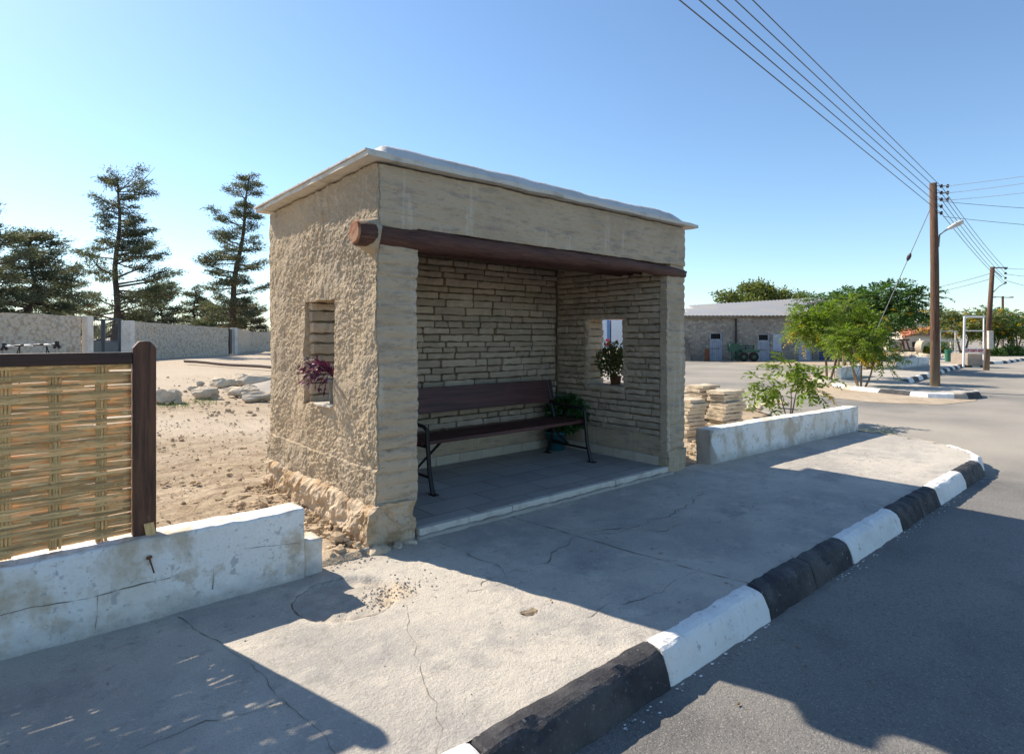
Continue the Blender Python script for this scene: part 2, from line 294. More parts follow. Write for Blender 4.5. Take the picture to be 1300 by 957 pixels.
def limb(mb, a, b, r0, r1, n=5, wob=.06, segs=5):
    a = Vector(a); b = Vector(b); L = (b-a).length; pts = []
    o1 = Vector((rng.normal(), rng.normal(), rng.normal()))*wob*L
    for i in range(segs+1):
        t = i/segs; pts.append(a.lerp(b, t)+o1*math.sin(t*math.pi)+Vector((0, 0, .08*L*math.sin(t*math.pi))))
    mb.tube(pts, [r0+(r1-r0)*i/segs for i in range(segs+1)], n, cap=False); return pts
def broadleaf(name, label, base, stems, blobs, mat, group=None, yellow=0.0, yz=None, fl=.32, npair=6, ll=.10, lw=.036, tr=.05, simple=False, cat='tree', bark='bark', dens=1.0):
    """stems: list of top points; blobs: (x,y,z offset, rx,ry,rz, number of fronds)"""
    t = thing(name, label, cat, base, group); B = np.array(base); tb = MB(); tops = []
    for s in stems:
        b0 = B+np.array([s[0]*.15, s[1]*.15, -.05]); tp = B+np.array(s[:3]); limb(tb, b0, tp, tr, tr*.55, 7, .04, 6); tops.append(tp)
    PP = []; DD = []
    for bx, by, bz, rx, ry, rz, cnt in blobs:
        c = B+np.array([bx, by, bz]); cnt = int(cnt*dens)
        tp = min(tops, key=lambda q: np.linalg.norm(q-c)); limb(tb, tp-np.array([0, 0, .1]), c, tr*.5, tr*.22, 5, .08)
        d = nrm(rng.normal(0, 1, (cnt, 3))); rad = rng.uniform(.25, 1.0, cnt)**.6
        lump = np.array([1+.35*NZ.noise(Vector(q*1.7+c)) for q in d])
        p = c+d*(rad*lump)[:, None]*np.array([rx, ry, rz])
        keep = np.array([NZ.noise(Vector(q)*(1.5/max(.35, min(rx, 1.2)))) > -.28 for q in p]); p = p[keep]; d = d[keep]
        dd = nrm(d*np.array([1, 1, .55])+rng.normal(0, .35, d.shape)+np.array([0, 0, .12])); PP.append(p); DD.append(dd)
        for q in p[:max(4, len(p)//9)]: limb(tb, c, q, tr*.2, tr*.07, 4, .06, 3)
    P = np.concatenate(PP); D = np.concatenate(DD)
    if simple: Q = quads(np.repeat(P, 5, 0)+rng.normal(0, fl*.35, (len(P)*5, 3)), np.repeat(D, 5, 0), ll, lw, .7); own = np.repeat(np.arange(len(P)), 5)
    else: Q, own = fronds(P, D, fl, npair, ll, lw)
    ym = np.zeros(len(P), bool)
    if yellow:
        zz = P[:, 2]-B[2]; pr = np.full(len(P), yellow)
        if yz: pr = yellow*np.exp(-((zz-yz[0])/yz[1])**2)*3
        ym = rng.uniform(0, 1, len(P)) < pr
    mi = ym[own].astype(int)
    arr_obj('crown', Q.reshape(-1, 3), np.arange(len(Q)*4).reshape(-1, 4), [mat, 'leafyellow'], mi, t)
    obj('trunk', tb, bark, t, smooth=True)
    return t
def conifer(label, base, ht, prof, seed, lean=(0, 0), dens=1.0, group='dark conifers behind the boundary wall', start=.12, sz=.34, brown=.04, dead=False):
    global rng
    rng = np.random.default_rng(seed); t = thing('cypress_tree', label, 'tree', base, group); B = np.array(base); tb = MB()
    n = 14; pts = [B+np.array([lean[0]*(i/n)**1.3+.12*math.sin(i*.9+seed), lean[1]*(i/n), ht*i/n]) for i in range(n+1)]
    tb.tube(pts, [ht*.019*(1-.9*i/n)+.03 for i in range(n+1)], 8, cap=False)
    P = []; D = []; z = start
    while z < .985:
        i = z*n; a = pts[int(i)]*(1-i % 1)+pts[min(n, int(i)+1)]*(i % 1); wd = np.interp(z, [q[0] for q in prof], [q[1] for q in prof])
        for k in range(int(rng.integers(1, 3)*dens+.5)):
            th = rng.uniform(0, 2*math.pi); L = wd*rng.uniform(.35, 1.15)
            if rng.uniform() < .10: L *= 1.25
            rise = rng.uniform(-.28, .55)*L+(z-.5)*L*.35
            e = a+np.array([math.cos(th)*L, math.sin(th)*L, rise]); m = (a+e)/2+np.array([0, 0, -.06*L])
            tb.tube([a, m, e], [.018*L+.02, .012*L+.012, .008], 4, cap=False)
            cnt = int(L*(15 if ht > 12 else 11))+6; s = rng.uniform(.25, 1, cnt)**.6
            c = a[None]*(1-s[:, None])+e[None]*s[:, None]; c[:, 2] -= .24*L*s*(1-s)
            lat = np.array([-math.sin(th), math.cos(th), 0]); w = .24*L*np.minimum(1, (1.12-s)*1.8)
            c = c+lat*(rng.normal(0, .45, cnt)*w)[:, None]; c[:, 2] += rng.normal(0, .04+.015*L, cnt)
            P.append(c); D.append(np.tile(np.array([math.cos(th), math.sin(th), .15]), (cnt, 1)))
        z += rng.uniform(.007, .020)*(16/ht)**.5
    P = np.concatenate(P); D = np.concatenate(D); K = 9
    P = np.repeat(P, K, 0)+rng.normal(0, 1, (len(P)*K, 3))*np.array([sz*.8, sz*.8, sz*.26]); D = np.repeat(D, K, 0)
    Q = quads(P, D, sz*.8, sz*.17, .65); mi = (np.repeat(rng.uniform(0, 1, len(P)//K), K) < brown).astype(int)
    if dead:
        tb.tube([pts[-2], pts[-2]+np.array([1.6, -1.3, .9]), pts[-2]+np.array([2.3, -2.0, 1.9])], [.05, .035, .01], 4); tb.tube([pts[-2]+np.array([1.2, -1.0, .6]), pts[-2]+np.array([1.3, -1.5, 1.5])], [.025, .008], 4)
    arr_obj('crown', Q.reshape(-1, 3), np.arange(len(Q)*4).reshape(-1, 4), ['needle', 'needlebrown'], mi, t); obj('trunk', tb, 'barkdark', t, smooth=True)
    return t
# ================================================================== GROUND
SIDE = [(9.75, 3.0), (10.2, 4.2), (11.6, 5.6), (13.6, 8.0), (15.5, 12), (17, 18), (18, 26), (22, 33)]     # edge of the side road
def side_x(y): return float(np.interp(y, [p[1] for p in SIDE], [p[0] for p in SIDE]))
def ground_h(x, y):
    e = side_x(y); t = sstep(e-3.2, e-.5, x); return -.185*t*(1 if y > 3.2 else 1)
def axis(lo, hi, a, b, fine, grow=1.18):
    m = list(np.arange(a, b+1e-6, fine)); s = fine; x = a; L = []
    while x > lo: s *= grow; x -= s; L.append(max(x, lo))
    s = fine; x = m[-1]; Rr = []
    while x < hi: s *= grow; x += s; Rr.append(min(x, hi))
    return L[::-1]+m+Rr
gx = axis(-900, 1500, -.3, 6.2, .03); gy = axis(-900, 1500, 3.1, 8.5, .03)
V = []; pale = []
for x in gx:
    for y in gy:
        if y < 3.36 or x > 120 or y > 120 or x < -60: V.append((x, y, -.35 if y < 3.36 else (-.03 if x < 9 else -.2))); pale.append(0); continue
        h = ground_h(x, y); near = 1-sstep(9, 26, math.hypot(x, y)); D_ = x*FW[0]+y*FW[1]
        if h > -.17:
            h += .05*fbm(x, y, 0, .5, 3)*sstep(3.6, 6, y)+near*(.022*fbm(x, y, 3, 3.2, 3)+.014*fbm(x, y, 7, 11, 2)) - .02
            d1 = math.hypot((x-1.55), 0) if y > 3.4 else 9      # heaped rubble and straw against the plinth
            h += .06*math.exp(-(d1/.28)**2)*(1 if 3.45 < y < 5.8 else 0)*(.6+.8*fbm(x, y, 1, 4, 2)+.3)
            if 4.5 < math.hypot(x-5.2, y-15.2)+0 < 4.5: pass
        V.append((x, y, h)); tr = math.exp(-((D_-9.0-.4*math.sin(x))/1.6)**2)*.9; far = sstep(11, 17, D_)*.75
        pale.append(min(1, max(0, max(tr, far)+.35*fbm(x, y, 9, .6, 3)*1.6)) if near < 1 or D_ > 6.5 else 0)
ny = len(gy); F = np.array([(i*ny+j, (i+1)*ny+j, (i+1)*ny+j+1, i*ny+j+1) for i in range(len(gx)-1) for j in range(ny-1)])
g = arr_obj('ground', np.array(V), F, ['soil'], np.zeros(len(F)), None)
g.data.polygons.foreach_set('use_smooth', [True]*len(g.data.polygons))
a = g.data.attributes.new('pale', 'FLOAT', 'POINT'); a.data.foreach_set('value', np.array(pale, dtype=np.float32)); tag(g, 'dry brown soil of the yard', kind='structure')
# road sheet
rx = axis(-300, 900, -1, 26, .25, 1.3); ry = axis(-500, 900, -1, 14, .25, 1.3); mb = MB(); dust = []; idx = {}
def in_road(x, y):
    if y < 3.2: return True
    return x > side_x(y)+.18*fbm(x, y, 0, .9, 3) and y < 30+.0*x or x > 26
def rv(i, j):
    if (i, j) not in idx:
        x, y = rx[i], ry[j]; z = -.15; d = 0
        if y > 3.2 and x < 26: d = max(0, 1-(x-side_x(y))/.9)*.9
        if y < 1.5: d = .55*math.exp(-((1.5-y)/.10)**2)
        vx = x
        if y > 3.2 and 0 < side_x(y)-x < .3: vx = side_x(y)
        d = max(d, (.42+.9*fbm(x, y*1.6, 4, .3, 3)) if x > 8 and y > -6 else 0)
        idx[(i, j)] = mb.add((vx, y, z)); dust.append(d)
    return idx[(i, j)]
for i in range(len(rx)-1):
    for j in range(len(ry)-1):
        if in_road((rx[i]+rx[i+1])/2, (ry[j]+ry[j+1])/2): mb.face((rv(i, j), rv(i+1, j), rv(i+1, j+1), rv(i, j+1)))
rd = obj('road', mb, 'asphalt'); a = rd.data.attributes.new('dust', 'FLOAT', 'POINT'); a.data.foreach_set('value', np.array(dust, dtype=np.float32)); tag(rd, 'worn grey asphalt road and side road', kind='structure')
# soil verge round the young trees
def soil_patch(name, pts, z, lab):
    c = np.mean(np.array(pts), 0); mb = MB(); P = []
    for i in range(len(pts)):
        a_, b_ = np.array(pts[i]), np.array(pts[(i+1) % len(pts)]); n = max(1, int(np.linalg.norm(b_-a_)/.4))
        for k in range(n):
            q = a_+(b_-a_)*k/n; P.append((q[0]+.12*NZ.noise(Vector((q[0]*2, q[1]*2, 0))), q[1]+.12*NZ.noise(Vector((q[0]*2, q[1]*2, 5)))))
    rings = [[mb.add((c[0]+(p[0]-c[0])*t, c[1]+(p[1]-c[1])*t, z+(.05*(1-t**3)+.02*fbm(p[0]*t, p[1]*t, 1, 1.5, 2)*(1-t)))) for p in P] for t in (1, .9, .7, .45, .2)]
    for k in range(4):
        for i in range(len(P)): mb.face((rings[k][i], rings[k][(i+1) % len(P)], rings[k+1][(i+1) % len(P)], rings[k+1][i]))
    mb.face(rings[-1])
    o = obj(name, mb, 'soil', smooth=True); a = o.data.attributes.new('pale', 'FLOAT', 'POINT'); a.data.foreach_set('value', np.full(len(mb.v), .45, dtype=np.float32)); tag(o, lab, kind='structure'); return o
soil_patch('soil_verge', [gr(u, v, -.15)[:2] for u, v in ((1240, 509), (1195, 514), (1120, 512), (1050, 505), (1008, 492), (1020, 478), (1052, 472), (1075, 483), (1068, 494), (1110, 501), (1180, 508), (1236, 506))], -.143, 'sandy soil verge under the young trees')
soil_patch('soil_yard', [fr(8.5, 44)[:2], fr(15, 32)[:2], fr(27, 33.5)[:2], fr(38, 46)[:2], fr(38, 75)[:2], fr(6, 75)[:2]], -.144, 'sandy yard scattered with old stones')
# ================================================================== PAVEMENT + KERB
CURVE = [(8.27, 1.64), (8.62, 1.68), (8.92, 1.82), (9.2, 2.07), (9.4, 2.4), (9.52, 2.8), (9.62, 3.3)]
def pav_in(x, y):
    if y < 1.63 or y > 3.56: return False
    if y > 3.3: 
        if x > 9.5: return False
    if x > 8.2:
        xm = np.interp(y, [p[1] for p in CURVE], [p[0] for p in CURVE]); return x < xm
    return True
cx0, cy0, cr = 1.36, 2.965, .27
def pav_h(x, y):
    h = .006*fbm(x, y, 2, .9, 2)+.0025*fbm(x, y, 5, 7, 2)
    r = math.hypot(x-cx0, (y-cy0))+.02*fbm(x, y, 1, 5, 2); k = 1-sstep(cr-.02, cr+.012, r)
    h -= k*(.026+.016*fbm(x, y, 8, 16, 2)); rough = k*.25
    q = 1-sstep(.04, .19, math.hypot(x-1.58, y-2.85)+.06*fbm(x, y, 3, 9, 2)); h += q*.014*(fbm(x, y, 6, 22, 3)+.2); rough = max(rough, q)
    q = 1-sstep(.02, .045, math.hypot(x-2.0, y-2.2)+.03*fbm(x, y, 3, 14, 2)); h -= q*.012
    e = sstep(3.22, 3.5, y+.1*fbm(x, y, 3, 3, 2)) if (x < 2.1 or x > 5.2) else sstep(3.36, 3.5, y)*.5
    h += e*.008*fbm(x, y, 6, 12, 2); rough = max(rough, e*.6)
    return h, rough
px_ = axis(-12, 9.75, -.6, 7.0, .02, 1.06); px_ = [x for x in px_ if x < 9.7]; py_ = list(np.arange(1.63, 3.561, .02)); mb = MB(); idx = {}; ro = []
def pv(i, j):
    if (i, j) not in idx:
        x, y = px_[i], py_[j]; h, r = pav_h(x, y); idx[(i, j)] = mb.add((x, y, h)); ro.append(r)
    return idx[(i, j)]
for i in range(len(px_)-1):
    for j in range(len(py_)-1):
        if pav_in((px_[i]+px_[i+1])/2, (py_[j]+py_[j+1])/2): mb.face((pv(i, j), pv(i+1, j), pv(i+1, j+1), pv(i, j+1)))
pav = obj('pavement', mb, 'concrete', smooth=True); a = pav.data.attributes.new('rough', 'FLOAT', 'POINT'); a.data.foreach_set('value', np.array(ro, dtype=np.float32)); tag(pav, 'cracked concrete pavement in front of the shelter', kind='structure')
def crack(pts, w, jag, seed=0):
    mb = MB(); P = [Vector((p[0], p[1], 0)) for p in pts]; path = []
    for i in range(len(P)-1):
        n = max(2, int((P[i+1]-P[i]).length/.025))
        for k in range(n): path.append(P[i].lerp(P[i+1], k/n))
    path.append(P[-1]); q = []
    for i, p in enumerate(path):
        d = (path[min(i+1, len(path)-1)]-path[max(0, i-1)]).normalized(); nn = Vector((-d.y, d.x, 0))
        o = jag*(fbm(p.x+seed, p.y, 0, 3.5, 3)*2.2+.35*fbm(p.x, p.y, seed, 22, 2)); ww = w*.85*(.12+1.9*abs(fbm(p.x, p.y, seed+3, 7, 2))*1.8)
        c = p+nn*o; z = pav_h(c.x, c.y)[0]+.0025; q.append((mb.add((c.x+nn.x*ww, c.y+nn.y*ww, z)), mb.add((c.x-nn.x*ww, c.y-nn.y*ww, z))))
    for i in range(len(q)-1): mb.face((q[i][0], q[i][1], q[i+1][1], q[i+1][0]))
    obj('crack', mb, 'crack', pav)
crack([(2.2, 3.45), (2.25, 2.7), (2.15, 2.55), (1.9, 2.6)], .0028, .03, 1)
crack([(2.0, 2.58), (2.25, 2.62), (2.7, 2.73), (3.18, 2.76), (4.12, 2.66), (4.8, 2.9)], .0042, .09, 2)
crack([(2.95, 3.45), (3.02, 2.75), (3.1, 2.0), (3.18, 1.64)], .004, .012, 3)
crack([(3.18, 2.76), (3.6, 2.5), (4.2, 2.35), (5.2, 2.3)], .0022, .07, 4)
crack([(.62, 3.3), (.78, 2.6), (.85, 1.64)], .0019, .02, 5)
crack([(1.1, 1.64), (1.44, 2.43), (1.55, 2.7)], .0017, .04, 6)
crack([(1.95, 2.0), (2.6, 1.92), (3.1, 1.9)], .002, .05, 7)
crack([(5.4, 3.35), (5.45, 2.5), (5.5, 1.64)], .003, .012, 8)
crack([(7.6, 3.3), (7.7, 1.66)], .0035, .012, 9)
crack([(6.0, 2.9), (6.9, 2.5), (7.6, 2.45)], .002, .06, 10)
crack([(cx0+cr*1.0*math.cos(t_), cy0+cr*1.0*math.sin(t_)) for t_ in np.linspace(1.2, 5.3, 24)], .009, .015, 14)
mb = MB(); mb.face([mb.add((2.0+(.045+.025*NZ.noise(Vector((math.cos(q)*1.6, math.sin(q)*1.6, 7))))*math.cos(q), 2.2+(.03+.02*NZ.noise(Vector((math.cos(q)*1.6, math.sin(q)*1.6, 3))))*math.sin(q), pav_h(2.0+.05*math.cos(q), 2.2+.03*math.sin(q))[0]+.004)) for q in np.linspace(0, 6.1, 30)]); obj('chipped_spot', mb, 'mortar', pav)
crack([(-.9, 2.2), (.2, 2.35), (.8, 2.25)], .0025, .06, 11)
mb = MB()                                            # crumbs of broken concrete and grit lying about
for i in range(520):
    if i < 260: x, y = 1.56+rng.normal(0, .12), 2.87+rng.normal(0, .08)
    elif i < 400: x, y = rng.uniform(1.45, 2.1), 3.4+rng.normal(0, .06)
    else: x, y = rng.uniform(.3, 7.5), rng.uniform(1.7, 3.4)
    r = float(rng.uniform(.002, .008) if i < 400 else rng.uniform(.0015, .005)); z = pav_h(x, y)[0]
    c = Vector((x, y, z+r*.4)); k = [mb.add(c+Vector((rng.normal()*.3*r+r*a_, rng.normal()*.3*r+r*b_, r*.8*c_))) for a_, b_, c_ in ((1, 0, -.4), (0, 1, -.4), (-1, 0, -.4), (0, -1, -.4), (0, 0, 1))]
    for q in ((0, 1, 4), (1, 2, 4), (2, 3, 4), (3, 0, 4)): mb.face([k[t] for t in q])
tag(obj('grit', mb, 'conc2'), 'loose pale grit and crumbs scattered on the pavement', kind='stuff')
mb = MB()
for i in range(70):
    if i < 45: x, y, z = rng.uniform(1.5, 9), rng.uniform(1.7, 3.35), .006
    else: x, y, z = rng.uniform(2.2, 9), 1.45-abs(rng.normal(0, .35)), -.144
    th = rng.uniform(0, 6.28); r = rng.uniform(.008, .02); c_, s_ = math.cos(th), math.sin(th); zz = pav_h(x, y)[0]+z if z > 0 else z
    mb.poly([(x+r*c_, y+r*s_, zz+.004), (x-r*.35*s_, y+r*.35*c_, zz+.001), (x-r*c_, y-r*s_, zz+.005), (x+r*.35*s_, y-r*.35*c_, zz+.001)])
tag(obj('dead_leaves', mb, 'needlebrown'), 'small dry leaves scattered on the pavement and road', kind='stuff')
# kerb
kerb = tag(obj('kerb', MB().box(-12, 8.2, 1.60, 1.632, -.4, -.03), 'conc2'), 'kerb along the pavement painted in black and white', kind='structure')
def kerb_block(path, mat, parent=kerb, zt=0.0, zb=-.15, seed=0, wd=.11, hi=.02):
    """path: inner-edge points; the stone grows outward (to the right of travel)"""
    P = [Vector((p[0], p[1], 0)) for p in path]; q = []
    for i in range(len(P)-1):
        n = max(1, int((P[i+1]-P[i]).length/hi))
        for k in range(n): q.append(P[i].lerp(P[i+1], k/n))
    q.append(P[-1]); g_ = .004
    prof = [(0, zt-.02), (.0, zt+.004), (.02, zt+.006), (wd*.45, zt+.005), (wd*.72, zt-.002), (wd*.85, zt-.012), (wd*.95, zt-.03), (wd*1.05, zt-.06), (wd*1.18, zt-.1), (wd*1.3, zb-.0), (wd*1.34, zb-.12)]
    mb = MB(); rows = []
    for i, p in enumerate(q):
        d = (q[min(i+1, len(q)-1)]-q[max(0, i-1)]).normalized(); nn = Vector((d.y, -d.x, 0)); row = []
        end = 1 if i in (0, len(q)-1) else 0
        pp = p+d*(g_ if i == 0 else (-g_ if i == len(q)-1 else 0))
        for o, z in prof:
            w = pp+nn*(o-.005*end); w.z = z-.006*end*(z > zt-.05); w += vn((w.x+seed, w.y, w.z), 7, 3)*.016-Vector((0, 0, .02*max(0, fbm(w.x*1.0, seed, 0, 6, 2)-.18)*(1 if .5*wd < o < wd else 0)*4)); row.append(mb.add(w))
        rows.append(row)
    for i in range(len(rows)-1):
        for j in range(len(prof)-1): mb.face((rows[i][j], rows[i][j+1], rows[i+1][j+1], rows[i+1][j]))
    mb.face(rows[0][::-1]); mb.face(rows[-1])
    return obj('kerb_stone', mb, mat, parent, smooth=False)
ks = [(-6, 'whitepaint'), (-5, 'blackpaint'), (-3.9, 'whitepaint'), (-2.9, 'blackpaint'), (-1.8, 'whitepaint'), (-.85, 'blackpaint'), (.2, 'whitepaint'), (1.2, 'blackpaint'), (2.21, 'whitepaint'), (3.15, 'blackpaint'), (3.76, 'blackpaint'), (4.36, 'whitepaint'), (5.41, 'blackpaint'), (5.95, 'blackpaint'), (6.5, 'whitepaint'), (7.45, 'blackpaint'), (7.86, 'blackpaint'), (8.27, None)]
for (x0, m_), (x1, _) in zip(ks[:-1], ks[1:]): kerb_block([(x0, 1.635), (x1, 1.635)], m_, seed=x0)
kerb_block(CURVE[:4], 'whitepaint', seed=3, wd=.09); kerb_block(CURVE[3:], 'conc2', seed=5, wd=.07)
# pale fallen paint flakes at the foot of the kerb
mb = MB()
for i in range(420):
    x = rng.uniform(1.8, 8.2); w = math.sin(x*3.1)*math.sin(x*1.7+2)
    if rng.uniform() > .35+.6*w: continue
    y = 1.482-abs(rng.normal(0, .028)); r = rng.uniform(.003, .012); mb.poly([(x+r*math.cos(t+rng.uniform(-.4, .4)), y+r*.7*math.sin(t), -.146) for t in (0, 1.3, 2.5, 3.8, 5)])
tag(obj('paint_flakes', mb, 'whitepaint'), 'white paint flakes fallen along the foot of the kerb', kind='stuff')
# ================================================================== BUS SHELTER
sh = thing('bus_shelter', 'adobe bus shelter with mud brick inside, log lintel and whitewashed flat roof', 'bus shelter', (3.6, 4.6, 0))
XL, XR, YF, YB = 1.83, 5.44, 3.52, 5.63
def rough_disp(p):
    side = 1-sstep(1.85, 1.93, p[0]) if True else 0
    a = .008+.008*side; v = vn(p, 4, 2)*a*1.3+vn(p, 15, 3)*(a*.72)+vn((p[0], p[1], p[2]*1.3), 34, 3)*(.003+.0065*side)*(.55+1.3*sstep(-.3, .45, fbm(p[0], p[1], p[2], 1.7, 2)))
    if p[1] < 3.6:
        v += Vector((0, -.004*max(0, math.sin(p[2]*2*math.pi/.083+2.2*fbm(p[0], p[2], 0, 1.2, 2)))**.6+.012*max(0, -math.sin(p[2]*2*math.pi/.083+2.2*fbm(p[0], p[2], 0, 1.2, 2)))**5*(.4+1.2*abs(fbm(p[0], p[2], 6, 2.5, 2))*2)*(1-side*.6)*(1 if p[2] < 2.15 else .25), 0))
    if p[2] < .5: v += Vector((-.012*side, 0, 0))
    return v
def wob(p):                                          # overall lean and swell of the masonry
    v = rough_disp(p); v.x += .012*NZ.noise(Vector((0, p[1]*.8, p[2]*1.1))); v.y += .012*NZ.noise(Vector((p[0]*.8, 3, p[2]*1.1))); return v
LW = (4.19, 4.76, .86, 1.69)
w = MB().carve([XL, 1.98, 2.075], [YF, 3.62, LW[0], LW[1]+.04, YB], [.27, LW[2], LW[3], 2.56], lambda i, j, k: not (j == 2 and k == 1), .0095).disp(wob)
left = obj('wall', w, 'plaster', sh, smooth=False); left['label'] = 'rough plastered left wall with a tall window opening'
w = MB().carve([2.075, 2.14], [YF, 3.64], [.27, 2.14], lambda i, j, k: True, .013).disp(wob); obj('pier', w, 'rammed', sh)
# smooth-faced skin of the front pier, 4 mm proud of the core
w = MB().carve([XL+.012, 2.14], [YF-.006, YF+.03], [.29, 2.56], lambda i, j, k: True, .013).disp(wob); obj('pier_facing', w, 'rammed', sh)
w = MB().carve([2.14, 5.13, XR], [YF-.006, 3.86], [2.155, 2.56], lambda i, j, k: True, .022).disp(wob); obj('lintel_wall', w, 'rammed', sh)
RWN = (4.11, 4.63, .85, 1.61)
w = MB().carve([5.19, 5.30, XR], [YF, 3.75, RWN[0], RWN[1]+.04, YB], [.02, RWN[2], RWN[3], 2.17, 2.56], lambda i, j, k: not (j == 2 and k == 1), .025).disp(wob)
rw = obj('wall', w, 'rammed', sh); rw['label'] = 'right wall with a square window opening'
w = MB().carve([5.12, 5.19], [YF, 3.60], [.02, 2.13], lambda i, j, k: True, .02).disp(wob); obj('pier', w, 'rammed', sh)
w = MB().carve([2.0, 5.3], [5.19, YB], [.02, 2.55], lambda i, j, k: True, .06).disp(wob); bw = obj('wall', w, 'mortar', sh); bw['label'] = 'back wall behind the bench'
# adobe bricks
def brick_mb(mb, x0, x1, y0, y1, z0, z1, seed, ns=(4, 2, 2), jit=.006):
    g0 = len(mb.v); nx, ny_, nz = ns; idx = {}
    def V_(i, j, k):
        if (i, j, k) not in idx:
            p = Vector((x0+(x1-x0)*i/nx, y0+(y1-y0)*j/ny_, z0+(z1-z0)*k/nz)); c = Vector(((x0+x1)/2, (y0+y1)/2, (z0+z1)/2))
            e = (i in (0, nx))+(j in (0, ny_))+(k in (0, nz))
            if e >= 2: p += (c-p).normalized()*.004*e
            p += vn((p.x+seed*3.1, p.y, p.z), 14, 2)*jit*2; idx[(i, j, k)] = mb.add(p)
        return idx[(i, j, k)]
    for i in range(nx):
        for j in range(ny_):
            mb.face((V_(i, j, 0), V_(i, j+1, 0), V_(i+1, j+1, 0), V_(i+1, j, 0))); mb.face((V_(i, j, nz), V_(i+1, j, nz), V_(i+1, j+1, nz), V_(i, j+1, nz)))
    for i in range(nx):
        for k in range(nz):
            mb.face((V_(i, 0, k), V_(i+1, 0, k), V_(i+1, 0, k+1), V_(i, 0, k+1))); mb.face((V_(i, ny_, k), V_(i, ny_, k+1), V_(i+1, ny_, k+1), V_(i+1, ny_, k)))
    for j in range(ny_):
        for k in range(nz):
            mb.face((V_(0, j, k), V_(0, j, k+1), V_(0, j+1, k+1), V_(0, j+1, k))); mb.face((V_(nx, j, k), V_(nx, j+1, k), V_(nx, j+1, k+1), V_(nx, j, k+1)))
R = random.Random(3)
def courses(mb, axis_, a0, a1, face, depth, z0, z1, hole=None):
    z = z0; s = 0
    while z < z1-.03:
        h = R.choice((.060, .066, .07, .072, .076, .084)); zt = min(z+h, z1); a = a0-R.uniform(0, .2); tilt = R.uniform(-.004, .004)
        while a < a1:
            L = R.choice((R.uniform(.14, .3), R.uniform(.25, .55), R.uniform(.3, .45))); b = min(a+L, a1); s += 1; aa = max(a, a0)
            segs = [(aa, b)]
            if hole and zt > hole[2]+.02 and z < hole[3]-.02:
                segs = [q for q in ((aa, min(b, hole[0])), (max(aa, hole[1]), b)) if q[1]-q[0] > .02]
            for p0, p1 in segs:
                if p1-p0 < .03: continue
                out = R.uniform(-.010, .012)+(.02 if R.random() < .05 else 0); g_ = R.uniform(.0005, .0045); n = (max(2, int((p1-p0)/.05)), 2, 2)
                zz0, zz1 = z+R.uniform(.002, .006)+tilt, zt-R.uniform(.003, .008)+tilt
                if axis_ == 'x': brick_mb(mb, p0+g_, p1-g_*.5, face-out, face+depth, zz0, zz1, s, n, .006)
                elif axis_ == 'yr': brick_mb(mb, face-out, face+depth, p0+g_, p1-g_*.5, zz0, zz1, s, (2, n[0], 2), .0075)
                else: brick_mb(mb, face-depth, face+out, p0+g_, p1-g_*.5, zz0, zz1, s, (2, n[0], 2), .0075)
            a = b
        z = zt
mb = MB(); courses(mb, 'x', 2.14, 5.12, 5.13, .075, .36, 2.25); obj('brick_lining', mb, 'brick', bw)
mb = MB(); courses(mb, 'yr', 3.60, 5.12, 5.13, .075, .36, 2.25, RWN); 
z = RWN[2]-.02
while z < RWN[3]: brick_mb(mb, 5.135, XR-.01, RWN[1]-.005+R.uniform(-.01, .01), RWN[1]+.06, z+.004, z+.078, int(z*99), (5, 2, 2)); z += .083
z = RWN[2]
while z < RWN[3]: brick_mb(mb, 5.135, XR-.01, RWN[0]-.06, RWN[0]+R.uniform(-.01, .008), z+.004, z+.078, int(z*77), (5, 2, 2)); z += .083
brick_mb(mb, 5.10, XR+.01, RWN[0]-.03, RWN[1]+.03, RWN[2]-.045, RWN[2]+.0, 991, (5, 6, 1)); obj('brick_lining', mb, 'brick', rw)
mb = MB(); courses(mb, 'yl', 3.62, 5.12, 2.115, .035, .36, 2.25, LW)
z = LW[2]-.03; s = 0
while z < LW[3]-.03:
    h = R.choice((.07, .083, .095)); s += 1; brick_mb(mb, XL+.035+R.uniform(0, .012), 2.14, LW[1]-.02+R.uniform(-.014, .010), LW[1]+.06, z+.004, min(z+h-.008, LW[3]), s, (7, 2, 2), .008); z += h
obj('brick_lining', mb, 'brick', left)
mb = MB().carve([2.08, 5.19], [5.135, 5.19], [.05, .36], lambda i, j, k: True, .04).carve([5.15, 5.19], [3.6, 5.135], [.05, .36], lambda i, j, k: True, .04).disp(lambda p: vn(p, 6)*.012); obj('plaster_band', mb, 'rammed', sh)
mb = MB(); x = 2.14
while x < 5.1: b = min(x+.30, 5.11); mb.box(x+.002, b-.002, 5.108, 5.14, .06, .155); x = b
y = 3.62
while y < 5.08: b = min(y+.30, 5.105); mb.box(5.112, 5.15, y+.002, b-.002, .06, .155); y = b
obj('skirting', mb, 'skirt', sh, bevel=.002)
mb = MB().carve([2.08, 5.2], [3.555, 5.19], [-.05, .06], lambda i, j, k: True, .2); obj('floor', mb, 'tiles', sh)
mb = MB(); x = 2.145
while x < 5.10: b = min(x+R.uniform(.38, .46), 5.115); mb.box(x+.002, b-.002, 3.495+R.uniform(-.004, .004), 3.553, -.03, .064+R.uniform(-.002, .003)); x = b
obj('step_edging', mb, 'whitestone', sh, bevel=.006)
obj('step_riser', MB().carve([2.12, 5.14], [3.455, 3.494], [-.05, .02], lambda i, j, k: True, .03).disp(lambda p: vn(p, 9)*.02), 'conc2', sh, smooth=True)
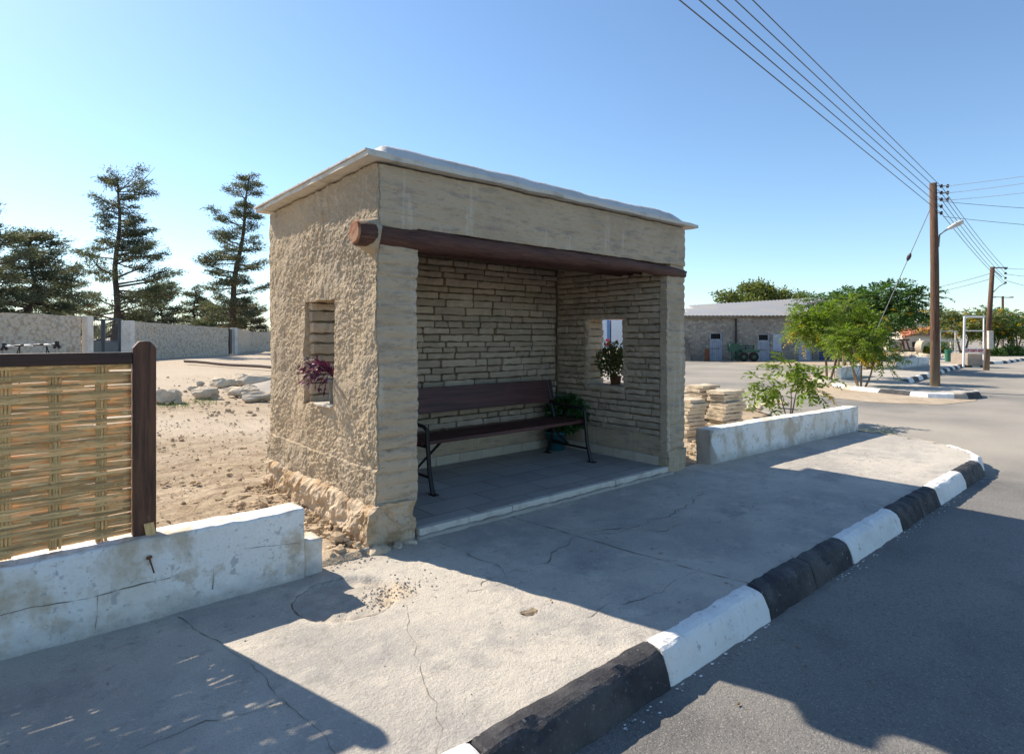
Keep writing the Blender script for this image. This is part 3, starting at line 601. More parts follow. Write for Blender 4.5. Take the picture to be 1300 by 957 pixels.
# rubble plinth
def pl_disp(p):
    n = vn(p, 4.5, 3)*.075+vn(p, 13, 3)*.05; e = NZ.noise(Vector((p[1]*4.2, p[2]*3, p[0]*4))); out = .028*abs(e)
    f = sstep(.30, .2, p[2]); return n*.8*(.45+.55*f)+Vector(((-out*f-.02*f+.02*sstep(.235, .275, p[2])) if p[0] < 1.9 else 0, -out*.6 if p[1] < 3.6 else 0, 0))
mb = MB().carve([1.80, 2.13], [3.495, 3.7, YB+.02], [-.1, .275], lambda i, j, k: True, .014).disp(pl_disp); obj('plinth', mb, 'stone', sh, smooth=False)
mb = MB().carve([5.125, XR+.01], [3.50, 3.7], [-.1, .22], lambda i, j, k: True, .02).disp(lambda p: vn(p, 6, 3)*.03); obj('plinth', mb, 'rammed', sh)
for i, (x, y, r) in enumerate(((1.83, 3.44, .07), (1.95, 3.46, .05), (2.05, 3.46, .045), (1.74, 3.5, .05))): obj('footing_stone', rock_mb((x, y, .0), (r*1.3, r*.8, r*.7), i+20, rz=i), 'rock', sh)
# roof
mb = MB().carve([1.735, 5.60], [3.445, 5.74], [2.575, 2.607], lambda i, j, k: True, .05).disp(lambda p: vn(p, 4)*.012); slab = obj('roof_slab', mb, 'whitestone', sh)
mb = MB(); y = 3.46
while y < 5.7: b = y+.29; mb.box(1.722, 1.95, y+.003, b-.003, 2.609, 2.623+R.uniform(0, .003)); y = b
obj('edge_tile', mb, 'capwhite', sh, bevel=.002)
gxs = np.arange(1.83, 5.601, .03); gys = np.arange(3.46, 5.72, .03); mb = MB()
def cap_h(x, y):
    dx = min(sstep(1.83, 1.90, x), sstep(5.60, 5.20, x)*1.0); dy = min(sstep(3.435, 3.56, y), sstep(5.74, 5.6, y)); return 2.594+(.105+.03*fbm(x, y, 0, 1.1, 2)+.01*fbm(x, y, 2, 6, 2))*min(dx, 1)*dy
ids = [[mb.add((x, y, cap_h(x, y))) for y in gys] for x in gxs]
for i in range(len(gxs)-1):
    for j in range(len(gys)-1): mb.face((ids[i][j], ids[i+1][j], ids[i+1][j+1], ids[i][j+1]))
obj('mud_roof', mb, 'capwhite', sh, smooth=True)
obj('ceiling', MB().box(2.08, 5.2, 3.87, 5.18, 2.30, 2.33), 'darkbeam', sh)
# log lintel
pts = []; rad = []
for i in range(60):
    t = i/59; x = 1.70+(5.46-1.70)*t; pts.append((x, 3.550+.012*math.sin(x*2.1), 2.088+.012*math.sin(x*1.7+1)-.0*t)); rad.append(.080-.031*t+.004*math.sin(x*9)+.014*fbm(x, 0, 0, 2.2, 3))
mb = MB().tube(pts, rad, 20); mb.disp(lambda p: vn((p[0]*.25, p[1], p[2]), 22, 2)*.014*sstep(1.74, 1.95, p[0])+vn(p, 7)*.005); lg = obj('lintel_log', mb, 'log', sh, smooth=True)
mb = MB().tube([(1.684, 3.554, 2.09), (1.705, 3.554, 2.09)], [.070, .081], 24); mb.disp(lambda p: vn(p, 7)*.005+vn(p, 40)*.003); obj('end_grain', mb, 'logend', lg)
mb = MB().tube([(1.72, 3.61, 2.10), (1.77, 3.60, 2.09), (1.86, 3.58, 2.08)], [.07, .10, .13], 18); mb.disp(lambda p: vn(p, 9)*.035); obj('plaster_collar', mb, 'plaster', sh)
mb = MB(); z = 0
for k in range(4): mb.tube([(2.05, 3.70+k*.14, 2.13+.005*k), (5.25, 3.70+k*.14, 2.12)], [.06, .05], 12)
obj('inner_log', mb, 'log', sh, smooth=True)
obj('sill_slab', MB().box(1.80, 2.0, 4.20, 4.50, .865, .885), 'whitestone', sh, bevel=.004)
# ================================================================== BENCH
bn = thing('bench', 'dark stained wooden bench with black iron legs inside the shelter', 'bench', (3.7, 4.5, .06))
def tilt(dy): return None
mb = MB()
for i in range(3):
    y0 = 4.30+i*.14; mb.box(2.66, 4.76, y0, y0+.132, .465, .497)
st = obj('seat', mb, 'benchwood', bn, bevel=.004)
mb = MB().hexa([(2.66, 4.80, .66), (4.76, 4.80, .66), (4.76, 4.832, .66), (2.66, 4.832, .66), (2.66, 4.845, .905), (4.76, 4.845, .905), (4.76, 4.877, .905), (2.66, 4.877, .905)]); obj('backrest', mb, 'benchwood', bn, bevel=.005)
for sx, dr in ((2.70, 1), (4.70, -1)):
    def bar(a, b, w=.017): return MB().tube([a, b], w, 4)
    obj('leg', MB().tube([(sx, 4.18, .062), (sx, 4.235, .25), (sx, 4.26, .46), (sx, 4.275, .60)], [.021, .019, .019, .018], 6).box(sx-.02, sx+.03, 4.13, 4.22, .061, .071), 'iron', bn)
    obj('leg', MB().tube([(sx, 4.86, .062), (sx, 4.78, .25), (sx, 4.73, .46), (sx, 4.80, .68), (sx, 4.855, .90)], [.02, .018, .018, .018, .016], 6).box(sx-.02, sx+.03, 4.82, 4.90, .061, .071), 'iron', bn)
    obj('armrest', MB().tube([(sx, 4.275, .60), (sx, 4.33, .625), (sx, 4.5, .635), (sx, 4.72, .64), (sx, 4.79, .67)], .017, 6), 'iron', bn, smooth=True)
    obj('crossbar', MB().tube([(sx, 4.22, .20), (sx, 4.80, .20)], .012, 6).tube([(sx, 4.25, .455), (sx, 4.75, .455)], .014, 6), 'iron', bn)
    obj('brace', MB().tube([(sx, 4.78, .22), (sx, 4.5, .20), (sx+dr*.32, 4.5, .455)], .013, 6), 'iron', bn)
# ================================================================== POTTED PLANTS
def pot_mb(x, y, z0, h, r0, r1): return MB().tube([(x, y, z0), (x, y, z0+h*.88), (x, y, z0+h*.88), (x, y, z0+h), (x, y, z0+h), (x, y, z0+h*.9)], [r0, r1*.95, r1*1.06, r1*1.08, r1*.9, r1*.88], 20)
t = thing('potted_plant', 'bushy dark green plant in a teal pot behind the right end of the bench', 'potted plant', (4.92, 4.93, .06))
obj('pot', pot_mb(4.92, 4.93, .062, .22, .10, .13), 'potblue', t, smooth=True)
d = nrm(rng.normal(0, 1, (900, 3))); P = np.array([4.97, 4.80, .50])+d*(rng.uniform(.3, 1, 900)**.5)[:, None]*np.array([.20, .25, .20]); P = P[P[:, 0] < 5.09]; d = nrm(P-np.array([4.97, 4.82, .5]))
Q = quads(P, d+np.array([0, 0, -.3]), .075, .038, .6); arr_obj('foliage', Q.reshape(-1, 3), np.arange(len(Q)*4).reshape(-1, 4), ['leafpot'], np.zeros(len(Q)), t)
mb = MB()
for i in range(14): q = P[i*20]; limb(mb, (4.92, 4.93, .26), q, .006, .002, 4, .1, 4)
obj('stem', mb, 'leafpot', t)
t = thing('potted_plant', 'sparse leafy shrub in a brown pot on the sill of the right window', 'potted plant', (5.29, 4.32, .86))
obj('pot', pot_mb(5.29, 4.33, .852, .10, .055, .07), 'potterra', t, smooth=True)
P = np.array([5.27, 4.35, 1.13])+nrm(rng.normal(0, 1, (1300, 3)))*(rng.uniform(.1, 1, 1300)**.6)[:, None]*np.array([.17, .22, .22]); P = P[(P[:, 1] < 4.60) & (P[:, 1] > 4.13) & (P[:, 2] > .9)]
Q = quads(P, P-np.array([5.27, 4.35, 1.0]), .045, .022, .35); arr_obj('foliage', Q.reshape(-1, 3), np.arange(len(Q)*4).reshape(-1, 4), ['leafshrub'], np.zeros(len(Q)), t)
mb = MB()
for i in range(26): limb(mb, (5.29, 4.33, .93), P[i*14], .003, .001, 4, .08, 4)
obj('stem', mb, 'bark', t)
t = thing('potted_plant', 'purple trailing plant in a slim grey pot in the left window', 'potted plant', (1.90, 4.245, .886))
obj('pot', pot_mb(1.885, 4.315, .887, .19, .034, .046), 'potgrey', t, smooth=True)
mb = MB(); LP = []; LD = []
for i in range(24):
    e = Vector((1.84-rng.uniform(0, .18), 4.32+rng.uniform(-.06, .27), 1.10+rng.uniform(-.12, .12))); a0 = Vector((1.885, 4.315, 1.08)); m_ = (a0+e)/2+Vector((0, 0, .09)); pth = [a0, a0.lerp(m_, .5)+Vector((0, 0, .02)), m_, m_.lerp(e, .5)+Vector((0, 0, .015)), e]
    mb.tube(pth, .0028, 4)
    for k in range(1, 5):
        for r in range(2): LP.append(pth[k]); LD.append((pth[k]-pth[k-1]).normalized()+Vector((rng.normal(), rng.normal(), rng.normal()))*.45)
Q = quads(np.array([tuple(p) for p in LP]), np.array([tuple(p) for p in LD]), .062, .019, .35); arr_obj('foliage', Q.reshape(-1, 3), np.arange(len(Q)*4).reshape(-1, 4), ['purple'], np.zeros(len(Q)), t); obj('stem', mb, 'purple', t)
# ================================================================== LOW WALLS
def low_disp(p): return vn(p, 3, 2)*.012+vn(p, 14, 2)*.007
lw = MB().carve([-8, -.4, 1.285], [3.35, 3.53], [-.12, .20, .40], lambda i, j, k: True, .02).carve([1.285, 1.395], [3.37, 3.53], [-.12, .205], lambda i, j, k: True, .02).disp(low_disp)
lwo = tag(obj('low_wall', lw, 'whitewash', smooth=True), 'stained whitewashed low wall carrying the reed fence, broken down at its end', 'wall')
for pts in ([(-.9, .19), (-.1, .20), (.30, .185), (.62, .19)], [(.30, .19), (.29, .02)], [(.80, .19), (.795, .07)], [(.95, .25), (1.28, .21)]):   # open mortar joints
    mb = MB(); q = []
    for i in range(len(pts)-1):
        for k in range(20):
            t_ = k/20; x = pts[i][0]*(1-t_)+pts[i+1][0]*t_; z = pts[i][1]*(1-t_)+pts[i+1][1]*t_; n = fbm(x, z, 3, 9, 2); x += .006*n; z += .012*n; w_ = .0013*(.1+abs(fbm(x, z, 8, 7, 2))*6)
            dd = low_disp((x, 3.35, z)); vert = abs(pts[i+1][0]-pts[i][0]) < .05
            q.append((mb.add((x+dd.x-(w_ if vert else 0), 3.35+dd.y-.0025, z-(0 if vert else w_))), mb.add((x+dd.x+(w_ if vert else 0), 3.35+dd.y-.0025, z+(0 if vert else w_)))))
    for i in range(len(q)-1): mb.face((q[i][0], q[i][1], q[i+1][1], q[i+1][0]))
    obj('open_joint', mb, 'crack', lwo)
obj('nail', MB().tube([(.508, 3.345, .312), (.525, 3.32, .24)], .004, 6).tube([(.506, 3.347, .318), (.509, 3.341, .308)], .013, 8), 'rust', lwo)
x0, y0, x1, y1 = 5.81, 3.42, 9.62, 3.24
def rwT(s, d): L = math.hypot(x1-x0, y1-y0); ux, uy = (x1-x0)/L, (y1-y0)/L; return x0+ux*s-uy*d, y0+uy*s+ux*d
rl = MB().carve([0, .13, 1.5, 3.81], [0, .17], [-.18, .38], lambda i, j, k: True, .03)
rl.v = [(*rwT(p[0], p[1]), p[2]*(1-.06*sstep(1, 3.6, p[0]) if p[2] > 0 else 1)) for p in rl.v]; rl.disp(low_disp)
rlo = tag(obj('low_wall', rl, 'whitewash', smooth=True), 'whitewashed low wall right of the shelter with a bare grey end', 'wall')
e_ = MB().carve([-.012, .035], [-.006, .176], [-.12, .376], lambda i, j, k: True, .02); e_.v = [(*rwT(p[0]+(.05*math.sin(p[2]*17)+.012 if p[0] > 0 else 0)*(1 if p[1] < .05 else 0), p[1]), p[2]) for p in e_.v]; e_.disp(lambda p: low_disp(p)*1.6)
obj('bare_end', e_, 'conc2', rlo, smooth=True)
# ================================================================== REED FENCE
fn = thing('reed_fence', 'woven reed fence panel in a dark wooden frame on the low wall', 'fence', (-.6, 3.47, .4))
mb = MB(); x0, x1 = .452, .553
pr = [(x0, .40), (x1, .40), (x1, 1.345), (x1-.026, 1.378), ((x0+x1)/2+.005, 1.380), ((x0+x1)/2-.005, 1.380), (x0+.026, 1.378), (x0, 1.345)]
def post(px0):
    mb = MB(); a_ = [mb.add((p[0]+px0, 3.435, p[1])) for p in pr]; b_ = [mb.add((p[0]+px0, 3.495, p[1])) for p in pr]; mb.face(a_); mb.face(b_[::-1])
    for i in range(8): mb.face((a_[(i+1) % 8], a_[i], b_[i], b_[(i+1) % 8]))
    return mb
for o_ in (0, -2.6): p_ = obj('post', post(o_), 'darkwood', fn, bevel=.004)
obj('wedge', MB().hexa([(.505, 3.41, .402), (.548, 3.41, .402), (.548, 3.434, .402), (.505, 3.434, .402), (.497, 3.425, .46), (.54, 3.428, .462), (.54, 3.434, .462), (.497, 3.434, .46)]), 'reedv', fn)
obj('top_rail', MB().box(-2.047, .451, 3.44, 3.49, 1.267, 1.325), 'darkbeam', fn, bevel=.003)
mb = MB(); xs0 = -.032; sp = .178; z = .412; b = 0; RR = random.Random(5)
while z < 1.262:
    for k in range(RR.choice((5, 6, 6, 7))):
        rz = RR.uniform(.0045, .0085); z += rz*.60+(RR.uniform(.002, .005) if RR.random() < .09 else 0); pts = []
        if z > 1.264: break
        xa = -2.03 if RR.random() < .8 else RR.uniform(-1.5, .2); xb = .448 if RR.random() < .85 else RR.uniform(.25, .44); n = int((xb-xa)/.022); ph = RR.uniform(-.3, .3); sl = RR.uniform(-.0045, .0045); am = RR.uniform(.006, .009)
        for i in range(n+1):
            x = xa+(xb-xa)*i/n; pts.append((x, 3.466-am*math.cos(math.pi*(x-xs0)/sp+math.pi*b+ph*.2)+RR.uniform(-.001, .001), z+sl*(x+.8)*.5+.003*math.sin(x*5+ph*9)+.002*fbm(x, z*40, 0, 4, 2)))
        mb.tube(pts, rz, 6, sy=.42)
        z += rz*.60
    b += 1; z -= .009
obj('horizontal_reeds', mb, 'reed', fn, smooth=True)
mb = MB(); k = -11
for k in range(-11, 3):
    xc = xs0+k*sp
    for s in range(4):
        x = xc+(s-1.5)*.0115+RR.uniform(-.002, .002); pts = []
        for i in range(52):
            zz = .404+i*(1.262-.404)/51; bb = (zz-.412)/(.85/max(1, b)); pts.append((x+.002*math.sin(zz*9+s), 3.466+.0075*math.cos(math.pi*(bb-.5+k)), zz))
        mb.tube(pts, RR.uniform(.0062, .0075), 6, sy=.95)
obj('upright_reeds', mb, 'reedv', fn, smooth=True)
# ================================================================== SLABS, ROCKS, DEBRIS NEAR
def slab_mb(c, sx, sy, h, rz, seed):
    mb = MB().carve([-sx/2, sx/2], [-sy/2, sy/2], [0, h], lambda i, j, k: True, .03); cs, sn = math.cos(rz), math.sin(rz)
    mb.disp(lambda p: Vector((0, 0, 0))+vn((p[0]+seed, p[1], p[2]), 9, 2)*.007+vn((p[0]+seed, p[1], p[2]*.2), 5, 2)*.008)
    mb.v = [(c[0]+x*cs-y*sn, c[1]+x*sn+y*cs, c[2]+z) for x, y, z in mb.v]; return mb
for si, (u, v, n, D, w_, nm) in enumerate(((921, 0, 13, 8.35, .44, 'right-hand tall stack beside the low wall'), (889, 0, 14, 8.75, .42, 'taller rear stack next to the shelter'), (874, 0, 11, 8.15, .36, 'lowest front stack next to the shelter'))):
    px0, py0, _ = at(u, 500, D); z = -.03; RS = random.Random(si+50)
    for k in range(n):
        h = RS.uniform(.036, .048); place = 'topmost slab' if k == n-1 else ('bottom slab' if k == 0 else f'slab {("second third fourth fifth sixth seventh eighth ninth tenth eleventh twelfth thirteenth").split()[k-1]} from the ground')
        o = obj('stone_slab', slab_mb((px0+RS.uniform(-.035, .035), py0+RS.uniform(-.03, .03), z), w_*RS.uniform(.88, 1.05), .30*RS.uniform(.9, 1.1), h, R_(-8+RS.uniform(-5, 5)), si*50+k), 'rock', origin=(px0, py0, z))
        tag(o, f'pale rough {place} in the {nm}', 'stone slab', 'pale stone slabs stacked by the shelter'); z += h+.009
mb = MB()
RS = random.Random(9)
rocks = [(213, 511, .24, .2, .22, 'rounded boulder nearest the fence post'), (263, 505, .34, .14, .18, 'low grey boulder between the round boulder and the pile'), (303, 503, .24, .13, .15, 'pale boulder at the middle of the rubble row'), (325, 509, .34, .14, .15, 'flat pale block in front of the rubble pile'), (284, 492, .34, .18, .24, 'brown boulder standing behind the rubble row'), (306, 489, .32, .2, .25, 'pale pointed boulder in the heart of the rubble pile'), (331, 490, .50, .16, .22, 'long pale slab of rock at the right of the pile'), (322, 483, .4, .2, .15, 'dark flat rock behind the pile'), (303, 496, .34, .12, .07, 'thin flat rock lying before the pointed boulder'), (246, 495, .12, .1, .08, 'small grey rock on the bare soil'), (318, 500, .24, .14, .16, 'tilted rock leaning on the flat pale block'), (254, 489, .10, .1, .10, 'smallest grey rock behind the rubble row')]
for i, (u, v, a_, b_, c_, lb) in enumerate(rocks):
    p = gr(u, v, 0); tag(obj('rock', rock_mb((p[0], p[1], c_*.55), (a_*1.25, b_*1.4, c_*.9), i*7+3, rz=RS.uniform(-.9, -.4), sub=3, amp=.3), 'rock', origin=p), lb, 'rock', 'pale rocks dumped on the open ground')
# heap of grey gravelly earth to the right of the rocks
c = gr(352, 492, 0); mb = MB(); gg = []
for i in range(41):
    gg.append([])
    for j in range(41):
        x = (i-20)*.12; y = (j-20)*.09; q = .75*math.exp(-(x/.9)**2-(y/.6)**2); px2, py2 = c[0]+RT[0]*x+FW[0]*y*1.4, c[1]+RT[1]*x+FW[1]*y*1.4
        gg[-1].append(mb.add((px2, py2, -.06+.36*q+.06*q*fbm(px2, py2, 0, 3, 3))))
for i in range(40):
    for j in range(40): mb.face((gg[i][j], gg[i+1][j], gg[i+1][j+1], gg[i][j+1]))
tag(obj('earth_mound', mb, 'conc2', smooth=True), 'low mound of pale grey earth beside the rocks', kind='structure')
def log_pole(a_, b_, r): return MB().tube([Vector(a_).lerp(Vector(b_), i/8)+Vector((0, 0, .02*math.sin(i*1.3))) for i in range(9)], [r*(1-.02*i) for i in range(9)], 8)
p0 = gr(235, 461, .05); p1 = gr(372, 471, .05); tag(obj('fallen_pole', log_pole((p0[0], p0[1], .16), (p1[0], p1[1], .14), .085), 'darkbeam', origin=p0), 'long dark wooden pole lying across the open ground', 'pole')
# clods, straw and chips on the near soil
mb = MB()
def clodat(x, y, r, z=None):
    z = (ground_h(x, y)-.01) if z is None else z; c = Vector((x, y, z+r*.35)); f_ = rng.uniform(.6, 1.15, 11); k = [mb.add(c+Vector((r*f_[i]*math.cos(i*1.257), r*f_[i]*math.sin(i*1.257), -r*.3))) for i in range(5)]+[mb.add(c+Vector((r*.85*f_[i+5]*math.cos(i*1.257+.5), r*.85*f_[i+5]*math.sin(i*1.257+.5), r*.45*f_[i]))) for i in range(5)]
    t_ = mb.add(c+Vector((r*rng.normal()*.15, r*rng.normal()*.15, r*.7*f_[10])))
    for i in range(5): j = (i+1) % 5; mb.face((k[i], k[j], k[5+i])); mb.face((k[j], k[5+j], k[5+i])); mb.face((k[5+i], k[5+j], t_))
for i in range(1300):
    D = 3.6+6.5*rng.uniform()**1.3; u = rng.uniform(190, 352) if i % 5 else rng.uniform(60, 480); p = at(u, 500, D)
    if p[1] < 3.56 or p[0] > 1.76 and p[1] < 5.7: continue
    clodat(p[0], p[1], float(rng.gamma(1.3, .0055))+.0015)
for i in range(1600):
    x = rng.uniform(1.30, 1.76); y = rng.uniform(3.5, 5.6); clodat(x, y, float(rng.gamma(1.3, .008))+.002, rng.uniform(-.01, .05)*(x-1.2)*2)
for i in range(900): x = rng.uniform(5.5, 10); y = rng.uniform(3.6, 5.6)-.0; clodat(x, y, float(rng.gamma(2, .008))+.003)
for i in range(260):
    p = gr(rng.uniform(195, 345), rng.uniform(478, 530), 0); clodat(p[0], p[1], float(rng.gamma(1.5, .013))+.004)
tag(obj('soil_clods', mb, 'clod'), 'loose clods and stones strewn over the dry soil', kind='stuff')
mb = MB()
for i in range(2600):
    if i < 1500: D = 3.6+5*rng.uniform()**1.4; p = at(rng.uniform(190, 350), 500, D); x, y = p[0], p[1]
    elif i < 2200: x, y = rng.uniform(1.38, 1.78), rng.uniform(3.5, 5.6)
    else: x, y = rng.uniform(5.5, 9), rng.uniform(3.6, 5.4)
    if y < 3.55 or (x > 1.8 and y < 5.7 and x < 5.4): continue
    th = rng.uniform(0, math.pi); L = rng.uniform(.015, .08); dx, dy = math.cos(th)*L, math.sin(th)*L; z = ground_h(x, y)+rng.uniform(.004, .035); w_ = .0016; nx_, ny2 = -math.sin(th)*w_, math.cos(th)*w_; dz = rng.normal(0, .012)
    mb.poly([(x-nx_, y-ny2, z), (x+nx_, y+ny2, z+.002), (x+dx+nx_, y+dy+ny2, z+dz), (x+dx-nx_, y+dy-ny2, z+dz-.002)])
tag(obj('dry_straw', mb, 'straw'), 'dry straw and twigs on the soil', kind='stuff')
mb = MB()
for (u0, u1, v0, v1, n) in ((200, 240, 510, 517, 120), (245, 275, 507, 514, 90), (1090, 1135, 545, 551, 160), (975, 1010, 528, 534, 60)):
    for i in range(n):
        p = gr(rng.uniform(u0, u1), rng.uniform(v0, v1), 0 if u0 < 900 else -.12); h = rng.uniform(.03, .1); a_ = rng.uniform(0, 6.28); mb.poly([(p[0]-.004, p[1], p[2]-.02), (p[0]+.004, p[1], p[2]-.02), (p[0]+.05*math.cos(a_), p[1]+.05*math.sin(a_), p[2]+h)])
tag(obj('weeds', mb, 'grass'), 'sparse green weeds', kind='stuff')
# stones and bricks lying behind the right low wall
for i, (u, v, a_, lb) in enumerate(((950, 521, .16, 'flat broken stone beside the slab stack'), (962, 519, .12, 'second flat stone from the slab stack'), (975, 515, .11, 'round stone in front of the sapling'), (985, 512, .12, 'pale stone left of the sapling foot'), (996, 513, .10, 'dark stone at the sapling foot'))):
    p = gr(u, v, -.05); tag(obj('rock', rock_mb((p[0], p[1], -.02), (a_*1.4, a_, .07), i*5+2, rz=i), 'rock', origin=p), lb, 'rock', 'stones behind the right low wall')
# ================================================================== FAR BOUNDARY WALL, GATE
def seg_wall(a_, b_, th, n=30, mat='farwall', name='boundary_wall', lab='', amp=.08, cap=True):
    mb = MB(); A = np.array(a_[:2]); B = np.array(b_[:2]); d = (B-A)/np.linalg.norm(B-A); nn = np.array([-d[1], d[0]]); n = max(4, int(np.linalg.norm(B-A)/.35)); m_ = 9; g_ = {}
    for i in range(n+1):
        p = A+(B-A)*i/n; zt = a_[2]+(b_[2]-a_[2])*i/n+amp*fbm(p[0], p[1], 0, .7, 3)
        for j in range(m_+1):
            z = -.3+(zt+.3)*j/m_
            for s in (0, 1):
                q = p+nn*(s*th); o = vn((q[0], q[1], z), 1.6, 2)*.07; g_[i, j, s] = mb.add((q[0]+o.x, q[1]+o.y, z+(o.z*.4 if j == m_ else 0)))
    for i in range(n):
        for j in range(m_): mb.face((g_[i, j, 0], g_[i+1, j, 0], g_[i+1, j+1, 0], g_[i, j+1, 0])); mb.face((g_[i, j, 1], g_[i, j+1, 1], g_[i+1, j+1, 1], g_[i+1, j, 1]))
        mb.face((g_[i, m_, 0], g_[i+1, m_, 0], g_[i+1, m_, 1], g_[i, m_, 1]))
    for e in (0, n):
        for j in range(m_): mb.face((g_[e, j, 0], g_[e, j+1, 0], g_[e, j+1, 1], g_[e, j, 1]))
    return tag(obj(name, mb, mat, origin=(a_[0], a_[1], 0)), lab, 'wall')
def Pz(u, D, v): p = at(u, v, D); return p
seg_wall(at(-160, 392, 22), at(103, 401, 29.5), .45, lab='rubble stone boundary wall behind the reed fence, left of the grey gate')
w2 = seg_wall(at(166, 407.5, 36), at(290, 416.5, 47), .45, lab='long rubble stone boundary wall between the grey gate and the narrow black gate')
seg_wall(at(297.5, 417, 48.5), at(318, 420, 58), .45, lab='short stretch of stone wall right of the narrow black gate', amp=.2)
seg_wall(at(316, 421, 58), at(420, 423, 74), .45, lab='farthest low stone wall running behind the shelter', amp=.1)
def pier(u0, u1, D, vt, lab, mat='farplaster'):
    a_, b_ = at(u0, vt, D), at(u1, vt, D); mb = MB(); A = np.array(a_[:2]); B = np.array(b_[:2]); n_ = FW*.45
    mb.prism([tuple(A), tuple(B), tuple(B+n_), tuple(A+n_)], -.2, a_[2]); return tag(obj('gate_pier', mb, mat, origin=(a_[0], a_[1], 0), bevel=.03), lab, 'pier')
pier(103.5, 111, 29.7, 401, 'narrow white plastered gate pier at the end of the left stone wall'); pier(152, 165.5, 35.2, 407, 'wide plastered pier right of the grey gate'); pier(294.5, 298.5, 47.9, 416, 'slim white pier of the narrow black gate')
gt = thing('metal_gate', 'slate grey double gate with bar tops between the stone walls', 'gate', at(131, 460, 31)[:2]+(0,))
def GT(u, v, dd=0):
    D = 29.9+(u-111)/(152-111)*4.4; return Vector(at(u, v, D+dd))
for (ua, ub) in ((111.5, 129), (133, 151.5)):
    for j, (va, vb) in enumerate(((434, 450),)): obj('gate_panel', MB().hexa([GT(ua, vb+14), GT(ub, vb+14), GT(ub, vb+14, .05), GT(ua, vb+14, .05), GT(ua, va), GT(ub, va), GT(ub, va, .05), GT(ua, va, .05)]), 'gatepaint', gt)
    mb = MB()
    for u in (ua, (ua+ub)/2, ub): mb.tube([GT(u, 406), GT(u, 436)], .045 if u != (ua+ub)/2 else .015, 6)
    for v in (406, 433): mb.tube([GT(ua, v), GT(ub, v)], .045, 6)
    for q in range(1, 8): u = ua+(ub-ua)*q/8; mb.tube([GT(u, 406), GT(u, 436)], .010, 4)
    mb.tube([GT(ua, 408), GT(ub, 432)], .008, 4); mb.tube([GT(ua, 431), GT(ub, 409)], .008, 4)
    obj('gate_frame', mb, 'gatepaint', gt)
obj('gate_post', MB().tube([GT(131, 462), GT(131, 405)], .10, 8), 'gatepaint', gt); obj('gate_post', MB().tube([GT(151.8, 462), GT(151.8, 405)], .08, 8), 'gatepaint', gt)
gt = thing('metal_gate', 'narrow black metal gate at the far end of the long wall', 'gate', at(292, 460, 47.3)[:2]+(0,))
a_ = at(290.6, 418, 47.2); b_ = at(294.4, 418, 47.8); obj('gate_panel', MB().hexa([(a_[0], a_[1], 0), (b_[0], b_[1], 0), (b_[0], b_[1]+.08, 0), (a_[0], a_[1]+.08, 0), a_, b_, (b_[0], b_[1]+.08, b_[2]), (a_[0], a_[1]+.08, a_[2])]), 'gatepaint', gt)
obj('gate_post', MB().tube([(a_[0], a_[1], -.1), (a_[0], a_[1], a_[2]+.1)], .07, 6), 'winblack', gt)
# striped barrier
bt = thing('barrier', 'black and white striped bar barrier on thin legs behind the reed fence', 'barrier', gr(38, 500, 0)); D = 13.0
def BA(u, v, dd=0): return Vector(at(u, v, D+dd))
for k, (u0, u1, m_) in enumerate(((5, 19, 'whitemetal'), (19, 31, 'iron'), (31, 43, 'whitemetal'), (43, 56, 'iron'), (56, 66, 'whitemetal'), (66, 72, 'iron'))):
    obj('bar', MB().tube([BA(u0, 439.5-(u0)*.035), BA(u1, 439.5-(u1)*.035)], .019, 8), m_, bt, smooth=True)
for u in (5, 72):
    v = 439.5-u*.035; obj('end_foot', MB().tube([BA(u, v-1), BA(u-3.5, v+5)], [.03, .035], 6).tube([BA(u, v-1), BA(u+4, v+5)], [.03, .035], 6).tube([BA(u-1, v-2), BA(u+2, v-2)], .035, 6), 'iron', bt)
for u, s in ((25, -1), (59, 1)):
    p = BA(u, 439); q = Vector((p.x, p.y, 0))+Vector((.22*s*RT[0]*1, .22*s*RT[1], 0)); 
    for dd in (-.25, .25): obj('leg', MB().tube([p, q+Vector((FW[0]*dd, FW[1]*dd, 0))], .012, 6), 'iron', bt)
# ================================================================== CONIFERS
cprof = [(0, 2.2), (.12, 4.2), (.3, 4.4), (.45, 4.2), (.55, 3.6), (.66, 3.0), (.75, 1.9), (.85, 2.2), (.94, 2.2), (1, .6)]
conifer('tallest broad conifer with a dead branch at its top, behind the grey gate', at(146, 455, 47)[:2]+(-.1,), 14.4, [(0, 2.5), (.12, 4.0), (.35, 4.2), (.5, 3.9), (.62, 3.4), (.7, 1.9), (.8, 1.8), (.9, 2.5), (.97, 1.8), (1, .5)], 11, (.3, 0), 1.15, dead=True)
conifer('tall slim conifer leaning right beside the shelter', at(290, 455, 53)[:2]+(-.1,), 16.2, [(0, .2), (.16, .4), (.2, 3.0), (.35, 2.9), (.55, 2.6), (.7, 2.3), (.85, 1.7), (.95, 1.3), (1, .4)], 12, (1.5, -1.4), 1.2, start=.17, brown=.06)
conifer('round-topped conifer at left, lower than its neighbour', at(40, 455, 40)[:2]+(-.1,), 8.9, [(0, 2), (.15, 3.1), (.4, 3.1), (.7, 2.4), (.9, 1.4), (1, .4)], 13, (0, 0), 1.5, start=.15)
conifer('conifer cut by the left edge of the picture', at(-22, 455, 36)[:2]+(-.1,), 10.0, [(0, 2), (.15, 2.8), (.5, 2.4), (.8, 1.6), (1, .4)], 14, (0, 0), 1.2, start=.15)
conifer('small thin conifer right of the tall broad one', at(205, 450, 70)[:2]+(0,), 7.9, [(0, 2.2), (.3, 2.4), (.6, 2.1), (.85, 1.6), (1, .5)], 15, (0, 0), 1.2, sz=.42)
